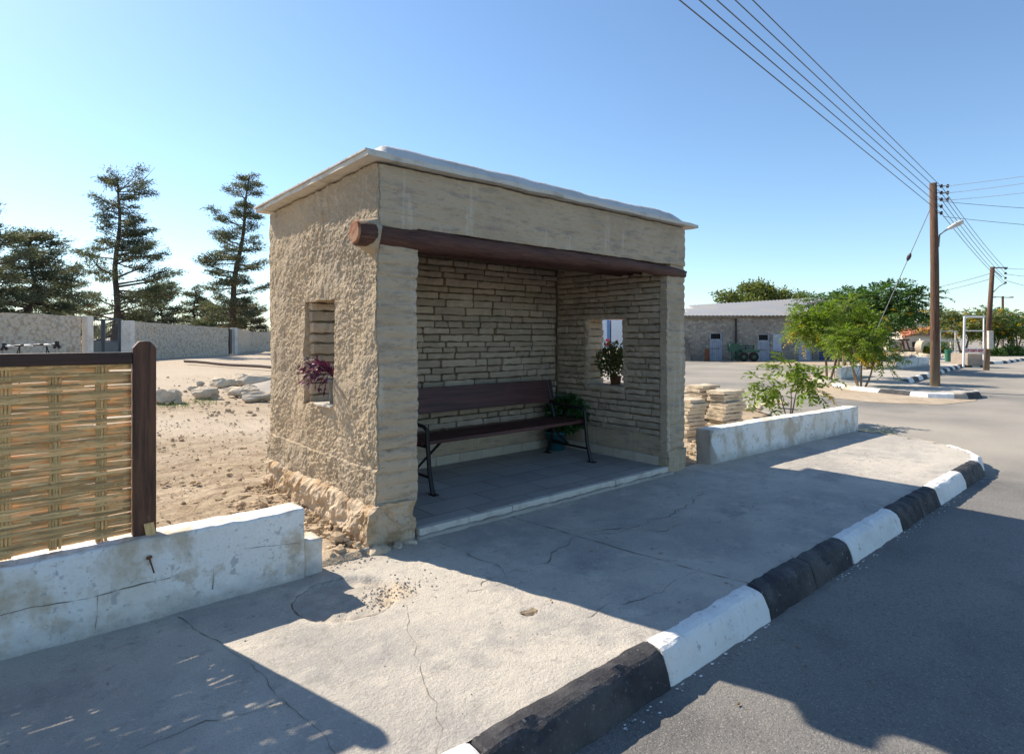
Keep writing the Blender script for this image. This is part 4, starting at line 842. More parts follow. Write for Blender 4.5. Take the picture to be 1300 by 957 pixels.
conifer('small pointed conifer midway between the two tall ones', at(247, 450, 76)[:2]+(0,), 8.0, [(0, 1.8), (.3, 2.2), (.6, 1.9), (.85, 1.1), (1, .4)], 16, (0, 0), 1.0, sz=.42)
conifer('low bushy conifer left of the leaning one', at(272, 450, 74)[:2]+(0,), 5.6, [(0, 2.6), (.3, 3.0), (.6, 2.6), (.85, 1.6), (1, .6)], 17, (0, 0), 1.4, sz=.42)
conifer('low conifer with browning foliage behind the far end of the wall', at(312, 450, 62)[:2]+(0,), 4.9, [(0, 1.8), (.3, 2.3), (.6, 2.0), (.85, 1.2), (1, .6)], 18, (0, 0), 1.5, brown=.5)
conifer('low conifer just right of the grey gate, behind the wall', at(180, 450, 66)[:2]+(0,), 4.6, [(0, 2.4), (.3, 2.8), (.6, 2.2), (.85, 1.2), (1, .6)], 19, (0, 0), 1.5, brown=.12)
conifer('dense low conifer filling the gap left of the grey gate', at(92, 450, 58)[:2]+(0,), 8.2, [(0, 2.8), (.3, 3.6), (.6, 3.1), (.85, 1.9), (1, .8)], 20, (0, 0), 1.3, brown=.05)
rng = np.random.default_rng(77)
# ================================================================== OLD BUILDING ACROSS THE SIDE ROAD
BD = 38.1
bl = thing('old_building', 'old grey stone outbuilding with a sloping tin roof and pale blue doors', 'building', fr(18, BD+2, -.15))
def bx(mb, u0, u1, v0, v1, d0, d1): mb.box((u0-CX)/FOC*BD, (u1-CX)/FOC*BD, BD+d0, BD+d1, H+(HY-v1)*BD/FOC, H+(HY-v0)*BD/FOC, T=fr); return mb
RWIN = []
mb = MB()
ulist = [848, 901, 917.5, 962, 978, 1014, 1032, 1040, 1052, 1120]; doors = {1: 422, 3: 423.5, 5: 428, 7: 440}
for i in range(len(ulist)-1):
    if i in doors: bx(mb, ulist[i], ulist[i+1], 402, doors[i], 0, .4)
    else: bx(mb, ulist[i], ulist[i+1], 402, 462, 0, .4)
obj('wall', mb, 'graywall', bl); 
obj('wall', bx(MB(), 848, 856, 402.5, 462, .42, 7), 'graywall', bl); obj('wall', bx(MB(), 1112, 1120, 402.5, 462, .42, 7), 'graywall', bl)
for i, (u0, u1, v0, v1, m_) in enumerate(((901, 917.5, 422, 458, 'doorblue'), (962, 978, 423.5, 458, 'doorblue'), (1014, 1032, 428, 458, 'doorblue'), (1040, 1052, 440, 458, 'darkblue'))):
    dr = obj('door', bx(MB(), u0, u1, v0+(10 if i < 2 else 0), v1, .14, .2), m_, bl)
    if i < 2:
        wn = obj('window', bx(MB(), u0, u1, v0, v0+10, .22, .26), 'winblack', bl); mb = MB()
        bx(mb, u0, u1, v0, v0+1.5, .1, .18); bx(mb, u0, u0+2, v0, v1, .09, .17); bx(mb, u1-2, u1, v0, v1, .09, .17); bx(mb, u0, u1, v0+8.4, v0+10, .09, .17); obj('frame', mb, 'doorblue', wn); mb = MB()
        for k in range(1, 5): u = u0+2+(u1-u0-4)*k/5; bx(mb, u-.15, u+.15, v0+1.5, v0+8.5, .12, .15)
        bx(mb, u0+2, u1-2, v0+4.7, v0+5, .12, .15); obj('window_bars', mb, 'iron', wn)
        mb = MB()
        for k in range(1, 5): u = u0+2+(u1-u0-4)*k/5; bx(mb, u-.1, u+.1, v0+11, v1, .125, .138)
        bx(mb, u0+2, u1-2, v0+20, v0+20.8, .11, .138); obj('door_slats', mb, 'debris', dr)
obj('window', bx(MB(), 981, 992, 424, 446, -.03, -.002), 'doorblue', bl)
RX = [(u-CX)/FOC*BD for u in (845, 1122)]; zf = H+(HY-402.5)*BD/FOC
mb = MB(); n = 150
def roof_pt(t, s):                                    # corrugated sheet: t along, s from eave to ridge
    r = RX[0]+(RX[1]-RX[0])*t; hip = max(0, (s*4.6)-(r-RX[0])*1.6) if s > 0 else 0
    z = zf+.09+s*(.75+.85*t)+.016*math.sin(r*2*math.pi/.26)+.02*NZ.noise(Vector((r*.5, s*2, 0)))
    return fr(r+hip*.0, BD-.35+s*4.6, z-hip*.35)
ids = [[mb.add(roof_pt(i/450, s)) for s in (0, .33, .66, 1)] for i in range(451)]
for i in range(450):
    for j in range(3): mb.face((ids[i][j], ids[i+1][j], ids[i+1][j+1], ids[i][j+1]))
rf = obj('roof', mb, 'tin', bl); 
md = rf.modifiers.new('t', 'SOLIDIFY'); md.thickness = .02
mb = MB(); bx(mb, 845, 935, 400.6, 404.4, -.25, -.02); obj('eave_board', mb, 'debris', rf); mb = MB(); bx(mb, 935.5, 1120, 401.4, 403, -.2, -.02); obj('eave_board', mb, 'debris', rf)
obj('drainpipe', MB().tube([at(934.5, 404, BD-.12), at(934.5, 456, BD-.12)], .06, 8), 'iron', bl)
for i, (u, w_, vt, m_, lb, nm) in enumerate(((868, 1.8, 428, 'debris', 'leftmost tall grey plank leaning on the old building', 'plank'), (871.5, 1.6, 431, 'debris', 'middle grey plank leaning on the old building', 'plank'), (874.5, 1.5, 436, 'debris', 'shortest grey plank leaning on the old building', 'plank'))):
    mb = MB(); a_ = at(u, 458.5, BD-1.0); b_ = at(u, vt, BD-.1); d_ = Vector((RT[0], RT[1], 0))*.07*w_; f_ = Vector((FW[0], FW[1], 0))*.05
    mb.hexa([Vector(a_)-d_, Vector(a_)+d_, Vector(a_)+d_+f_, Vector(a_)-d_+f_, Vector(b_)-d_, Vector(b_)+d_, Vector(b_)+d_+f_, Vector(b_)-d_+f_]); tag(obj(nm, mb, m_, origin=a_), lb, 'plank', 'planks leaning on the old building')
tag(obj('rusty_drum', MB().tube([at(897.5, 458.5, BD-.8), at(897.5, 450, BD-.8), at(897.5, 443, BD-.8)], [.15, .155, .15], 14), 'rust', origin=at(897.5, 458, BD-.8), smooth=False), 'rusty drum beside the left pale blue door', 'drum')
# green farm trailer
tr = thing('farm_trailer', 'old green farm trailer parked against the building between the two pale doors', 'trailer', at(946, 458, BD-1.6)[:2]+(-.15,)); TD = BD-1.7
def tx(mb, u0, u1, v0, v1, d0, d1): mb.box((u0-CX)/FOC*TD, (u1-CX)/FOC*TD, TD+d0, TD+d1, H+(HY-v1)*TD/FOC, H+(HY-v0)*TD/FOC, T=fr); return mb
obj('bed', tx(MB(), 940, 961, 444, 447, -.4, .5), 'greenmetal', tr); mb = MB(); tx(mb, 940, 961, 438.5, 440, .42, .5); tx(mb, 940, 941, 438, 446, .42, .5); tx(mb, 960, 961, 438, 446, .42, .5); tx(mb, 950, 951, 438, 446, .42, .5); tx(mb, 940, 961, 441.5, 443, .43, .49); obj('side_rail', mb, 'greenmetal', tr)
for u in (944, 957): c_ = Vector(at(u, 453, TD-.3)); f_ = Vector((FW[0], FW[1], 0)); w_ = obj('wheel', MB().tube([c_-f_*.06, c_+f_*.06], .29, 18), 'rubber', tr); obj('hub', MB().tube([c_-f_*.075, c_+f_*.02], .11, 12), 'greenmetal', w_)
obj('drawbar', MB().tube([at(940, 446, TD), at(930, 454, TD)], .05, 6), 'greenmetal', tr); mb = MB(); tx(mb, 926, 938, 436, 446, -.1, .3); tx(mb, 928, 930, 446, 458, -.1, .0); tx(mb, 935, 937, 446, 458, -.1, .0); obj('seed_hopper', mb, 'greenmetal', tr)
# ================================================================== TREES ON THE RIGHT
def blobs(c, R3, n, cnt, seed, sz=.42):
    r = random.Random(seed); out = []
    for i in range(n):
        while True:
            q = Vector((r.uniform(-1, 1), r.uniform(-1, 1), r.uniform(-1, 1)))
            if q.length < 1 and q.length > .25: break
        k = r.uniform(.7, 1.15)*sz; out.append((c[0]+q.x*R3[0], c[1]+q.y*R3[1], c[2]+q.z*R3[2]*.9, R3[0]*k, R3[1]*k, R3[2]*k*.8, cnt))
    return out
sp_ = gr(1002, 532, -.08)
rng = np.random.default_rng(5)
broadleaf('sapling', 'young leafy sapling just behind the right low wall', sp_, [(.05, 0, .55), (-.12, .12, .5), (.1, -.1, .6)], [(-.32, .25, .72, .24, .24, .12, 16), (.0, 0, .92, .28, .28, .15, 18), (.32, -.22, .82, .26, .26, .14, 16), (-.2, .18, .55, .2, .2, .08, 7), (.2, -.18, .6, .2, .2, .08, 7), (.34, -.3, .6, .2, .2, .16, 10), (-.38, .3, .5, .15, .2, .1, 6)], 'leafa', 'young green trees by the side road', .02, None, .34, 8, .125, .05, .014, dens=1.7)
def tree_at(u, v, zb): return gr(u, v, zb)
b0 = tree_at(1050, 486, -.12); D0 = 19.3
k = lambda du, dz: du/FOC*18.5
broadleaf('young_tree', 'left young tree with yellowing leaves, nearest the old building', b0, [(-.1, .1, 1.2), (.35, -.25, 1.1)], blobs((-.2, .15, 2.0), (.72, .72, .66), 9, 78, 1, .5)+[(-.7, .6, 1.6, .45, .45, .35, 40), (.1, 0, 1.7, .6, .6, .3, 50)], 'leafa', 'young green trees by the side road', .04, (1.45, .35), .38, 7, .12, .044, .045)
b1 = tree_at(1060, 484, -.12)
broadleaf('young_tree', 'young tree with the thickest trunk, behind the left tree', b1, [(.1, 0, 1.4), (.3, .1, 1.5)], blobs((.55, -.35, 2.05), (.8, .8, .75), 8, 85, 2, .5), 'leafa', 'young green trees by the side road', .03, (1.4, .4), .38, 7, .12, .044, .05)
b2 = tree_at(1093, 495, -.10)
broadleaf('young_tree', 'low many-stemmed young tree nearest the pale kerb', b2, [(-.25, .2, .8), (.1, 0, .9), (.3, -.2, .85), (0, .2, .8)], blobs((.0, 0, 1.35), (.68, .68, .62), 10, 66, 3, .5)+[(.55, -.5, .85, .35, .35, .35, 36)], 'leafa', 'young green trees by the side road', .03, (.9, .3), .32, 7, .115, .042, .03)
b3 = fr((1104-CX)/FOC*26.5, 26.5, -.12)
broadleaf('street_tree', 'large dark green tree behind the young trees', b3, [(-.4, .3, 1.6), (.3, -.2, 1.8)], blobs((.0, 0, 2.75), (1.75, 1.9, 1.0), 16, 110, 4, .46)+[(.3, -.3, 1.7, .7, .7, .5, 80), (-.3, .2, 1.5, .8, .8, .5, 60)], 'leafb', 'young green trees by the side road', .025, (2.0, .7), .50, 6, .20, .075, .09)
b4 = fr((1072-CX)/FOC*28.5, 28.5, -.12)
broadleaf('street_tree', 'tree with a ragged high crown between the large tree and the old building', b4, [(0, 0, 1.9)], blobs((.0, 0, 3.0), (1.6, 1.6, .8), 10, 90, 5, .48), 'leafb', 'young green trees by the side road', .0, None, .50, 6, .20, .075, .09)
for i, (u, v, D, rw_, hh, n, lb, mt) in enumerate(((1222, 0, 46, 2.5, 4.4, 13, 'left tree of the roadside row, behind the white sign frame', 'leafolive'), (1262, 0, 47, 2.4, 3.9, 12, 'middle tree of the roadside row, behind the second pole', 'leafb'), (1290, 0, 49, 2.5, 4.0, 12, 'right tree of the roadside row at the picture edge', 'leafolive'))):
    broadleaf('roadside_tree', lb, fr((u-CX)/FOC*D, D, -.14), [(-.4, .3, 1.5), (.4, -.3, 1.5), (0, 0, 1.7)], blobs((0, 0, hh-1.45), (rw_, rw_, 1.15), n, 90, 10+i, .48), mt, 'trees in a row along the far road', .05, (2.2, .8), .55, 5, .24, .10, .09)
broadleaf('background_tree', 'big bushy tree rising behind the tin roof', fr((958-CX)/FOC*52, 52, 0), [(-1, .5, 2.5), (1, -.5, 2.6)], blobs((-.2, .2, 4.5), (3.7, 2.4, 1.6), 22, 190, 21, .45), 'leafolive', None, 0, None, .6, 5, .26, .13, .16, simple=True)
broadleaf('background_tree', 'rounded tree right of the big one behind the tin roof', fr((1006-CX)/FOC*55, 55, 0), [(0, 0, 2.8)], blobs((0, 0, 4.2), (2.5, 1.9, 1.3), 13, 170, 22, .48), 'leafolive', None, 0, None, .6, 5, .26, .13, .14, simple=True)
broadleaf('background_tree', 'small tree top showing over the left end of the tin roof', fr((899-CX)/FOC*53, 53, 0), [(0, 0, 2.5)], blobs((0, 0, 3.4), (1.3, 1.2, .65), 7, 70, 23, .5), 'leafolive', None, 0, None, .55, 5, .26, .13, .12, simple=True)
for i, (u, v, w_, hh, D, lb) in enumerate(((1187, 455, 1.0, .9, 50, 'low dark shrub behind the pole and pipes'), (1174, 447, .5, .8, 44, 'small bright bush beside the millstone'), (1285, 458, 1.2, .9, 44, 'sprawling green bush beside the white far wall'), (1262, 460, .8, .8, 43, 'upright bush at the foot of the roadside trees'), (1198, 450, 1.3, 1.1, 52, 'dark shrub left of the sign block'))):
    broadleaf('bush', lb, fr((u-CX)/FOC*D, D, -.14), [(0, 0, .3)], [(rng.uniform(-.5, .5)*w_, rng.uniform(-.5, .5)*w_, hh*.55+rng.uniform(-.2, .2), w_*.6, w_*.6, hh*.45, 110) for q in range(4)], 'leafb' if i != 1 else 'leafa', 'bushes beyond the far pavement', .02, None, .25, 5, .16, .07, .03, simple=True, cat='bush')
# ================================================================== ISLAND, FAR PAVEMENT
def slab_poly(name, pts, lab, z=0.0, mat='concrete'):
    mb = MB().prism(pts, -.3, z); return tag(obj(name, mb, mat), lab, kind='structure')
ISL = [(20.6, 8.4), (19.0, 7.0), (18.2, 6.2), (17.75, 5.3), (17.5, 4.3), (17.9, 3.75), (18.7, 3.6), (19.4, 3.75), (20.3, 5.2), (21.8, 6.15), (36.9, 7.75), (37.6, 7.2), (38.2, 7.1), (38.6, 9.6), (24, 8.9)]
isl = slab_poly('traffic_island', ISL, 'concrete island with painted kerb across the side road', -.004)
ik = tag(obj('kerb', MB().box(20.4, 20.5, 5.4, 5.6, -.3, -.05), 'conc2'), 'painted kerb of the island across the side road', kind='structure')
def run_kerb(pts, pattern, L, parent, zt=0.0, wd=.12, hi=.12):
    P = [np.array(p) for p in pts]; seg = [np.linalg.norm(P[i+1]-P[i]) for i in range(len(P)-1)]; tot = sum(seg); cum = np.concatenate([[0], np.cumsum(seg)]); s = 0; k = 0
    def pt(t): i = min(len(seg)-1, int(np.searchsorted(cum, t, 'right')-1)); f = (t-cum[i])/seg[i]; return tuple(P[i]+(P[i+1]-P[i])*f)
    while s < tot-.05:
        l = L[k % len(L)]; e = min(s+l, tot); mids = [c for c in cum if s < c < e]; kerb_block([pt(s)]+[pt(c) for c in mids]+[pt(e)], pattern[k % len(pattern)], parent, zt, seed=s+k, wd=wd, hi=hi); s = e; k += 1
run_kerb([(19.0, 7.0), (18.2, 6.2), (17.75, 5.3), (17.5, 4.3), (17.9, 3.75), (18.7, 3.6), (19.4, 3.75)], ['whitepaint', 'conc2', 'whitepaint', 'blackpaint', 'whitepaint', 'conc2', 'blackpaint', 'blackpaint', 'whitepaint', 'conc2'], [.7, .4, .9, .8, .9, .3, .5, .45, .3, .8], ik)
run_kerb([(21.8, 6.15), (36.9, 7.75)], ['blackpaint', 'whitepaint'], [.95, .85], ik)
run_kerb([(36.9, 7.75), (37.6, 7.2), (38.2, 7.1)], ['blackpaint', 'whitepaint', 'blackpaint'], [.6, .5, .6], ik)
far = slab_poly('far_pavement', [(41, 8.0), (44, 7.2), (60, 7.4), (120, 8.5), (120, 16), (41, 14)], 'far pavement beside the road', -.004)
fk = tag(obj('kerb', MB().box(44, 44.2, 7.3, 7.4, -.3, -.05), 'conc2'), 'far black and white kerb along the road', kind='structure')
run_kerb([(41, 8.0), (44, 7.2), (60, 7.4), (90, 7.9)], ['whitepaint', 'blackpaint'], [1.0, 1.0], fk, hi=.3)
def lowblock(a_, b_, h, th, lab):
    A = np.array(a_[:2]); B = np.array(b_[:2]); d = (B-A)/np.linalg.norm(B-A); nn = np.array([-d[1], d[0]])*th; mb = MB().prism([tuple(A), tuple(B), tuple(B+nn), tuple(A+nn)], -.05, h); mb.disp(lambda p: vn(p, 1.5)*.02); return tag(obj('low_wall', mb, 'whitewash', origin=(a_[0], a_[1], 0), bevel=.015), lab, 'wall')
a_ = gr(1068, 481, 0); b_ = gr(1092, 477, 0); lowblock((20.9, 7.55), (23.4, 7.75), .40, .2, 'short whitewashed low wall behind the young trees')
lowblock((30.0, 8.35), (35.0, 8.55), .42, .22, 'whitewashed low wall left of the nearer utility pole')
# ================================================================== UTILITY POLES AND WIRES
PX, PY = 20.05, 4.76
def insul(mb, x, y, z, r=.045): mb.tube([(x, y, z-.05), (x, y, z-.02), (x, y, z), (x, y, z+.02), (x, y, z+.05)], [.6*r, r, .6*r, r, .5*r], 8)
up = thing('utility_pole', 'tall brown wooden utility pole with a street lamp, nearest on the island', 'utility pole', (PX, PY, -.1))
obj('pole', MB().tube([(PX, PY, -.3), (PX-.01, PY, 1.5), (PX-.04, PY, 3.5), (PX-.07, PY+.03, 5.8)], [.13, .118, .106, .092], 14), 'polewood', up, smooth=True)
R3 = Vector((RT[0], RT[1], 0)); PC = Vector((PX-.06, PY+.02, 0)); zs = [5.72, 5.53, 5.34, 5.14, 4.95]
for i, z in enumerate(zs):
    for k, off in enumerate((.22, .40) if i < 3 else (.22,)):
        mb = MB(); q = PC+R3*off; insul(mb, q.x, q.y, z); obj('insulator', mb, 'porcelain', up, smooth=True)
for z in zs: mb = MB().tube([PC+R3*.08+Vector((0, 0, z)), PC+R3*(.42 if z > 5.2 else .24)+Vector((0, 0, z))], .012, 5); obj('bracket', mb, 'galv', up)
l0 = PC+R3*.14+Vector((0, 0, 3.98)); l1 = PC+R3*.17+Vector((0, 0, 4.32)); l2 = PC+R3*.42+Vector((0, 0, 4.50)); l3 = PC+R3*.85+Vector((0, 0, 4.72))
arm = obj('lamp_arm', MB().tube([l0, l1, (l1+l2)/2+Vector((0, 0, .01)), l2], .022, 8), 'galv', up, smooth=True)
hd = (l3-l2).normalized(); mb = MB().tube([l2-hd*.02, l2+hd*.08, l2+hd*.3, l3-hd*.04, l3], [.03, .055, .075, .065, .02], 10); obj('lamp_head', mb, 'lampwhite', up, smooth=True)
up2 = thing('utility_pole', 'second utility pole with a crossarm, leaning beside the white sign frame', 'utility pole', gr(1252, 466, 0)); Q0 = Vector(gr(1252, 466, 0)); DD2 = 27.2
DD2 = Q0.x*FW[0]+Q0.y*FW[1]; T2 = Vector(at(1260, 339, DD2))
obj('pole', MB().tube([Q0-Vector((0, 0, .2)), Q0.lerp(T2, .5), T2], [.12, .105, .09], 12), 'polewood', up2, smooth=True)
arm2 = [Vector(at(1259, 340, DD2)), Vector(at(1279, 340, DD2))]; obj('crossarm', MB().tube(arm2, .035, 6).tube([Vector(at(1262, 343, DD2)), Vector(at(1272, 352, DD2))], .02, 6), 'galv', up2)
for v in (341, 347, 353, 359): p = at(1276.5, v, DD2); mb = MB(); insul(mb, p[0], p[1], p[2], .06); obj('insulator', mb, 'porcelain', up2, smooth=True)
obj('lamp_arm', MB().tube([Vector(at(1261, 371, DD2)), Vector(at(1268, 364, DD2)), Vector(at(1275, 360, DD2))], .02, 6), 'galv', up2)
obj('meter_box', MB().box((1248.5-CX)/FOC*DD2, (1254.5-CX)/FOC*DD2, DD2-.32, DD2-.18, H+(HY-443)*DD2/FOC, H+(HY-420)*DD2/FOC, T=fr), 'whitestone', up2, bevel=.02)
D3 = 66; up3 = thing('street_light', 'distant double-armed street light above the roadside trees', 'street lamp', at(1273, 450, D3)[:2]+(-.1,))
obj('pole', MB().tube([at(1273, 447, D3), at(1273, 376, D3)], [.14, .11], 10), 'polewood', up3)
obj('lamp_arm', MB().tube([at(1260, 377, D3), at(1286, 378, D3)], .05, 6), 'galv', up3)
for u in (1262, 1284): obj('lamp_head', MB().tube([at(u-4, 377.5, D3), at(u+2, 377, D3)], [.06, .11], 8), 'lampwhite', up3)
def wire(a_, b_, sag, r, mat, lab, grp, ext=False):
    a_ = Vector(a_); b_ = Vector(b_); pts = [a_.lerp(b_, i/30)-Vector((0, 0, 4*sag*(i/30)*(1-i/30))) for i in range(31)]
    return tag(obj('power_line', MB().tube(pts, r, 5), mat, origin=tuple(a_), smooth=True), lab, 'power line', grp)
us = (957, 935, 912, 890, 865); nm = ('topmost', 'second', 'middle', 'fourth', 'lowest')
for i, z in enumerate(zs):
    zz = z+.02; D = (zz-1.4)*FOC/428*1.0; p = Vector(at(us[i], 0, D)); q = Vector((PC.x+R3.x*.2, PC.y+R3.y*.2, z)); e = q+(p-q)*2.6
    e.z = z+.0; wire(q, e, .0, .0078, 'cable', f'{nm[i]} of the five power lines crossing the sky from the pole to the upper left', 'power lines above the street')
for i, z in enumerate(zs):
    q = Vector((PC.x+R3.x*.22, PC.y+R3.y*.22, z)); e = Vector(at(1276.5, (341, 347, 353, 359, 362)[i], DD2)); wire(q, e, .12, .0085, 'cable', f'{nm[i]} of the five power lines between the two utility poles', 'power lines between the two poles')
for i, (v0, v1, m_) in enumerate(((237, 222, 'cablelight'), (246, 231, 'cablelight'), (255, 243, 'cablelight'), (256, 262, 'cable'), (275, 283, 'cable'))):
    q = Vector(at(1197, v0, 16.6)); e = Vector(at(1460, v0+(v1-v0)*2.6, 15.0)); wire(q, e, .05, .007, m_, ('upper pale wire leaving the nearer pole to the right', 'middle pale wire leaving the nearer pole to the right', 'lower pale wire leaving the nearer pole to the right', 'upper dark cable leaving the nearer pole to the right', 'lower dark cable leaving the nearer pole to the right')[i], 'wires leaving the nearer pole to the right')
for i, (v0, v1) in enumerate(((341, 336), (348, 345), (356, 357))):
    wire(at(1276.5, v0, DD2), at(1400, v0+(v1-v0)*5+20, 24), .1, .009, 'cable', ('upper', 'middle', 'lower')[i]+' cable leaving the second pole to the right', 'cables leaving the second pole')
for i, (v0, v1) in enumerate(((347, 371), (354, 376))): wire(at(1258, v0, DD2), at(1105, v1+5, 44), .25, .012, 'cable', ('upper', 'lower')[i]+' slack cable from the second pole passing behind the nearer pole', 'cables left of the second pole')
gq = Vector(at(1082, 482, 18.6)); gq.z = -.12; ga = PC+Vector((0, 0, 5.28))
gw = tag(obj('guy_wire', MB().tube([ga, gq], .011, 6), 'galv', origin=tuple(gq)), 'slanting guy wire of the nearer pole with a small insulator', 'wire'); m_ = ga.lerp(gq, .28); dd = (gq-ga).normalized(); obj('insulator', MB().tube([m_-dd*.12, m_-dd*.04, m_+dd*.04, m_+dd*.12], [.02, .055, .055, .02], 8), 'porcelain', gw)
# ================================================================== FAR RIGHT STREET THINGS
D = 30.1
sf = thing('sign_frame', 'tall white metal frame holding a white board with red lettering', 'sign', at(1236, 465, D-.6)[:2]+(0,))
def S(u, v, dd=-.6): return Vector(at(u, v, D+dd))
obj('post', MB().tube([S(1223, 466), S(1224.5, 402)], .05, 4), 'whitemetal', sf); obj('post', MB().tube([S(1248.5, 466), S(1249, 402)], .035, 4), 'whitemetal', sf); obj('top_bar', MB().tube([S(1224, 402.3), S(1250, 402.3)], .045, 4), 'whitemetal', sf); obj('crossbar', MB().tube([S(1225, 420), S(1249, 420)], .025, 4), 'whitemetal', sf)
bd = obj('sign_board', MB().hexa([S(1225, 448), S(1248, 448), S(1248, 448, -.55), S(1225, 448, -.55), S(1225, 442.2), S(1248, 442.2), S(1248, 442.2, -.55), S(1225, 442.2, -.55)]), 'signwhite', sf)
cu = bpy.data.curves.new('lettering', 'FONT'); cu.body = 'CCP CHAPT AKEP'; cu.size = .19; cu.extrude = .004; cu.align_x = 'CENTER'; cu.align_y = 'CENTER'; cu.materials.append(mats['signred']); cu.offset = .004
_t = bpy.data.objects.new('tmp', cu); C.objects.link(_t); bpy.context.view_layer.update(); _m = bpy.data.meshes.new_from_object(_t); bpy.data.objects.remove(_t)
tx_ = bpy.data.objects.new('lettering', _m); C.objects.link(tx_); pw = S(1236.5, 445.3, -.612); tx_.parent = bd; tx_.location = pw-worldo(bd); tx_.rotation_euler = (math.pi/2, 0, YAW-math.pi/2); tx_.scale = (.60, 1, 1)
mb = MB().prism([fr((1221-CX)/FOC*D, D-.4)[:2], fr((1248.5-CX)/FOC*D, D-.4)[:2], fr((1248.5-CX)/FOC*D, D+.5)[:2], fr((1216-CX)/FOC*D, D+.5)[:2]], -.05, H+(HY-448.5)*D/FOC); mb.disp(lambda p: vn(p, 2)*.02)
tag(obj('concrete_block', mb, 'block', origin=at(1235, 465, D)[:2]+(0,), bevel=.02), 'plain cement block plinth behind the red-lettered board', 'block')
D = 33; bn_ = thing('rubbish_bin', 'dark green cylindrical rubbish bin on the far pavement', 'bin', at(1204, 459, D)[:2]+(0,))
zb_ = .02; c_ = at(1204, 459, D); obj('bin_body', MB().tube([(c_[0], c_[1], zb_), (c_[0], c_[1], .3), (c_[0], c_[1], .66)], [.15, .17, .18], 18), 'greenbin', bn_, smooth=False); obj('rim', MB().tube([(c_[0], c_[1], .62), (c_[0], c_[1], .68)], .195, 18), 'greenbin', bn_)
pf = thing('pipe_rail', 'pale scaffold-like pipe frame behind the bin', 'railing', at(1200, 460, 37)[:2]+(0,)); D = 37
for u in (1193.5, 1213): obj('post', MB().tube([at(u, 456, D), at(u, 420, D)], .05, 6), 'whitestone', pf)
for v in (420.5, 433): obj('rail', MB().tube([at(1190, v, D), at(1216, v, D)], .03, 6), 'whitestone', pf)
# orange-roofed house
D = 62; hs = thing('far_house', 'far house with a terracotta roof and cream wall', 'house', fr(43, D+3, -.14))
def hx(mb, u0, u1, v0, v1, d0, d1, DD=None): q = DD or D; mb.box((u0-CX)/FOC*q, (u1-CX)/FOC*q, q+d0, q+d1, H+(HY-v1)*q/FOC, H+(HY-v0)*q/FOC, T=fr); return mb
obj('wall', hx(MB(), 1146, 1212, 425, 445, 0, 7), 'creamwall', hs)
mb = MB(); e0 = Vector(at(1142, 426.5, D-.6)); e1 = Vector(at(1216, 426.5, D-.6)); r0 = Vector(at(1150, 415.5, D+4)); r1 = Vector(at(1192, 415.5, D+4)); rr_ = Vector(at(1182, 415.8, D-.6)); l_ = Vector(at(1150, 426.3, D-.6)); 
mb.poly([at(1148, 427, D-.7), at(1183, 416.2, D-.7), at(1183, 414.8, D+6), at(1142, 416.2, D+6), at(1140, 419, D+1)]); mb.poly([at(1183, 416.2, D-.7), at(1217, 427, D-.7), at(1217, 424, D+6), at(1183, 414.8, D+6)])
rfo = obj('roof', mb, 'terracotta', hs); rfo.modifiers.new('t', 'SOLIDIFY').thickness = .18
obj('gable', MB().hexa([at(1152, 426, D-.3), at(1212, 426, D-.3), at(1212, 426, D+.0), at(1152, 426, D+.0), at(1181, 417.4, D-.3), at(1185, 417.4, D-.3), at(1185, 417.4, D), at(1181, 417.4, D)]), 'debris', hs)
obj('porch_beam', hx(MB(), 1150, 1190, 430, 433, -2.2, -2.0), 'creamwall', hs)
for u in (1152, 1166, 1188): obj('porch_post', hx(MB(), u, u+1.2, 433, 448, -2.2, -2.0), 'creamwall', hs)
obj('window', hx(MB(), 1158, 1166, 434, 444, -.05, -.01), 'winblack', hs)
fh = thing('far_house', 'distant white house behind the terracotta roof', 'house', fr(70, 101, 0)); obj('wall', hx(MB(), 1155, 1188, 411, 430, 0, 6, 98), 'whitestone', fh); obj('parapet', hx(MB(), 1154, 1189, 409.5, 411, -.2, 6.2, 98), 'whitestone', fh)
wt = thing('water_tank', 'square white water tank on a rooftop stand', 'water tank', at(1172, 411, 99)); obj('tank', hx(MB(), 1168, 1175, 405, 411.5-1.8, .5, 1.5, 98), 'whitemetal', wt); mb = MB()
for u in (1168.5, 1173.8): hx(mb, u, u+.7, 409, 411.2, .7, .9, 98)
obj('stand', mb, 'galv', wt)
for i, (u0, u1, vt, vb, DD, lb) in enumerate(((1128, 1149, 431, 444, 52, 'cream garden wall left of the far house'), (1284, 1330, 447, 458, 52, 'long white garden wall at the right edge'))):
    mb = hx(MB(), u0, u1, vt, vb+8, 0, .25, DD); tag(obj('garden_wall', mb, 'creamwall' if i == 0 else 'whitemetal', origin=fr((u0-CX)/FOC*DD, DD, 0)), lb, 'wall')
mb = hx(MB(), 1280, 1284.5, 443.5, 460, -.1, .35, 52); tag(obj('gate_pier', mb, 'whitemetal', origin=fr(45, 52, 0)), 'square white pier at the end of the white garden wall', 'pier')
mb = hx(MB(), 1262, 1280, 448, 458, 0, .25, 53); tag(obj('garden_wall', mb, 'block', origin=fr(43, 53, 0)), 'grey block wall behind the bush by the white pier', 'wall')
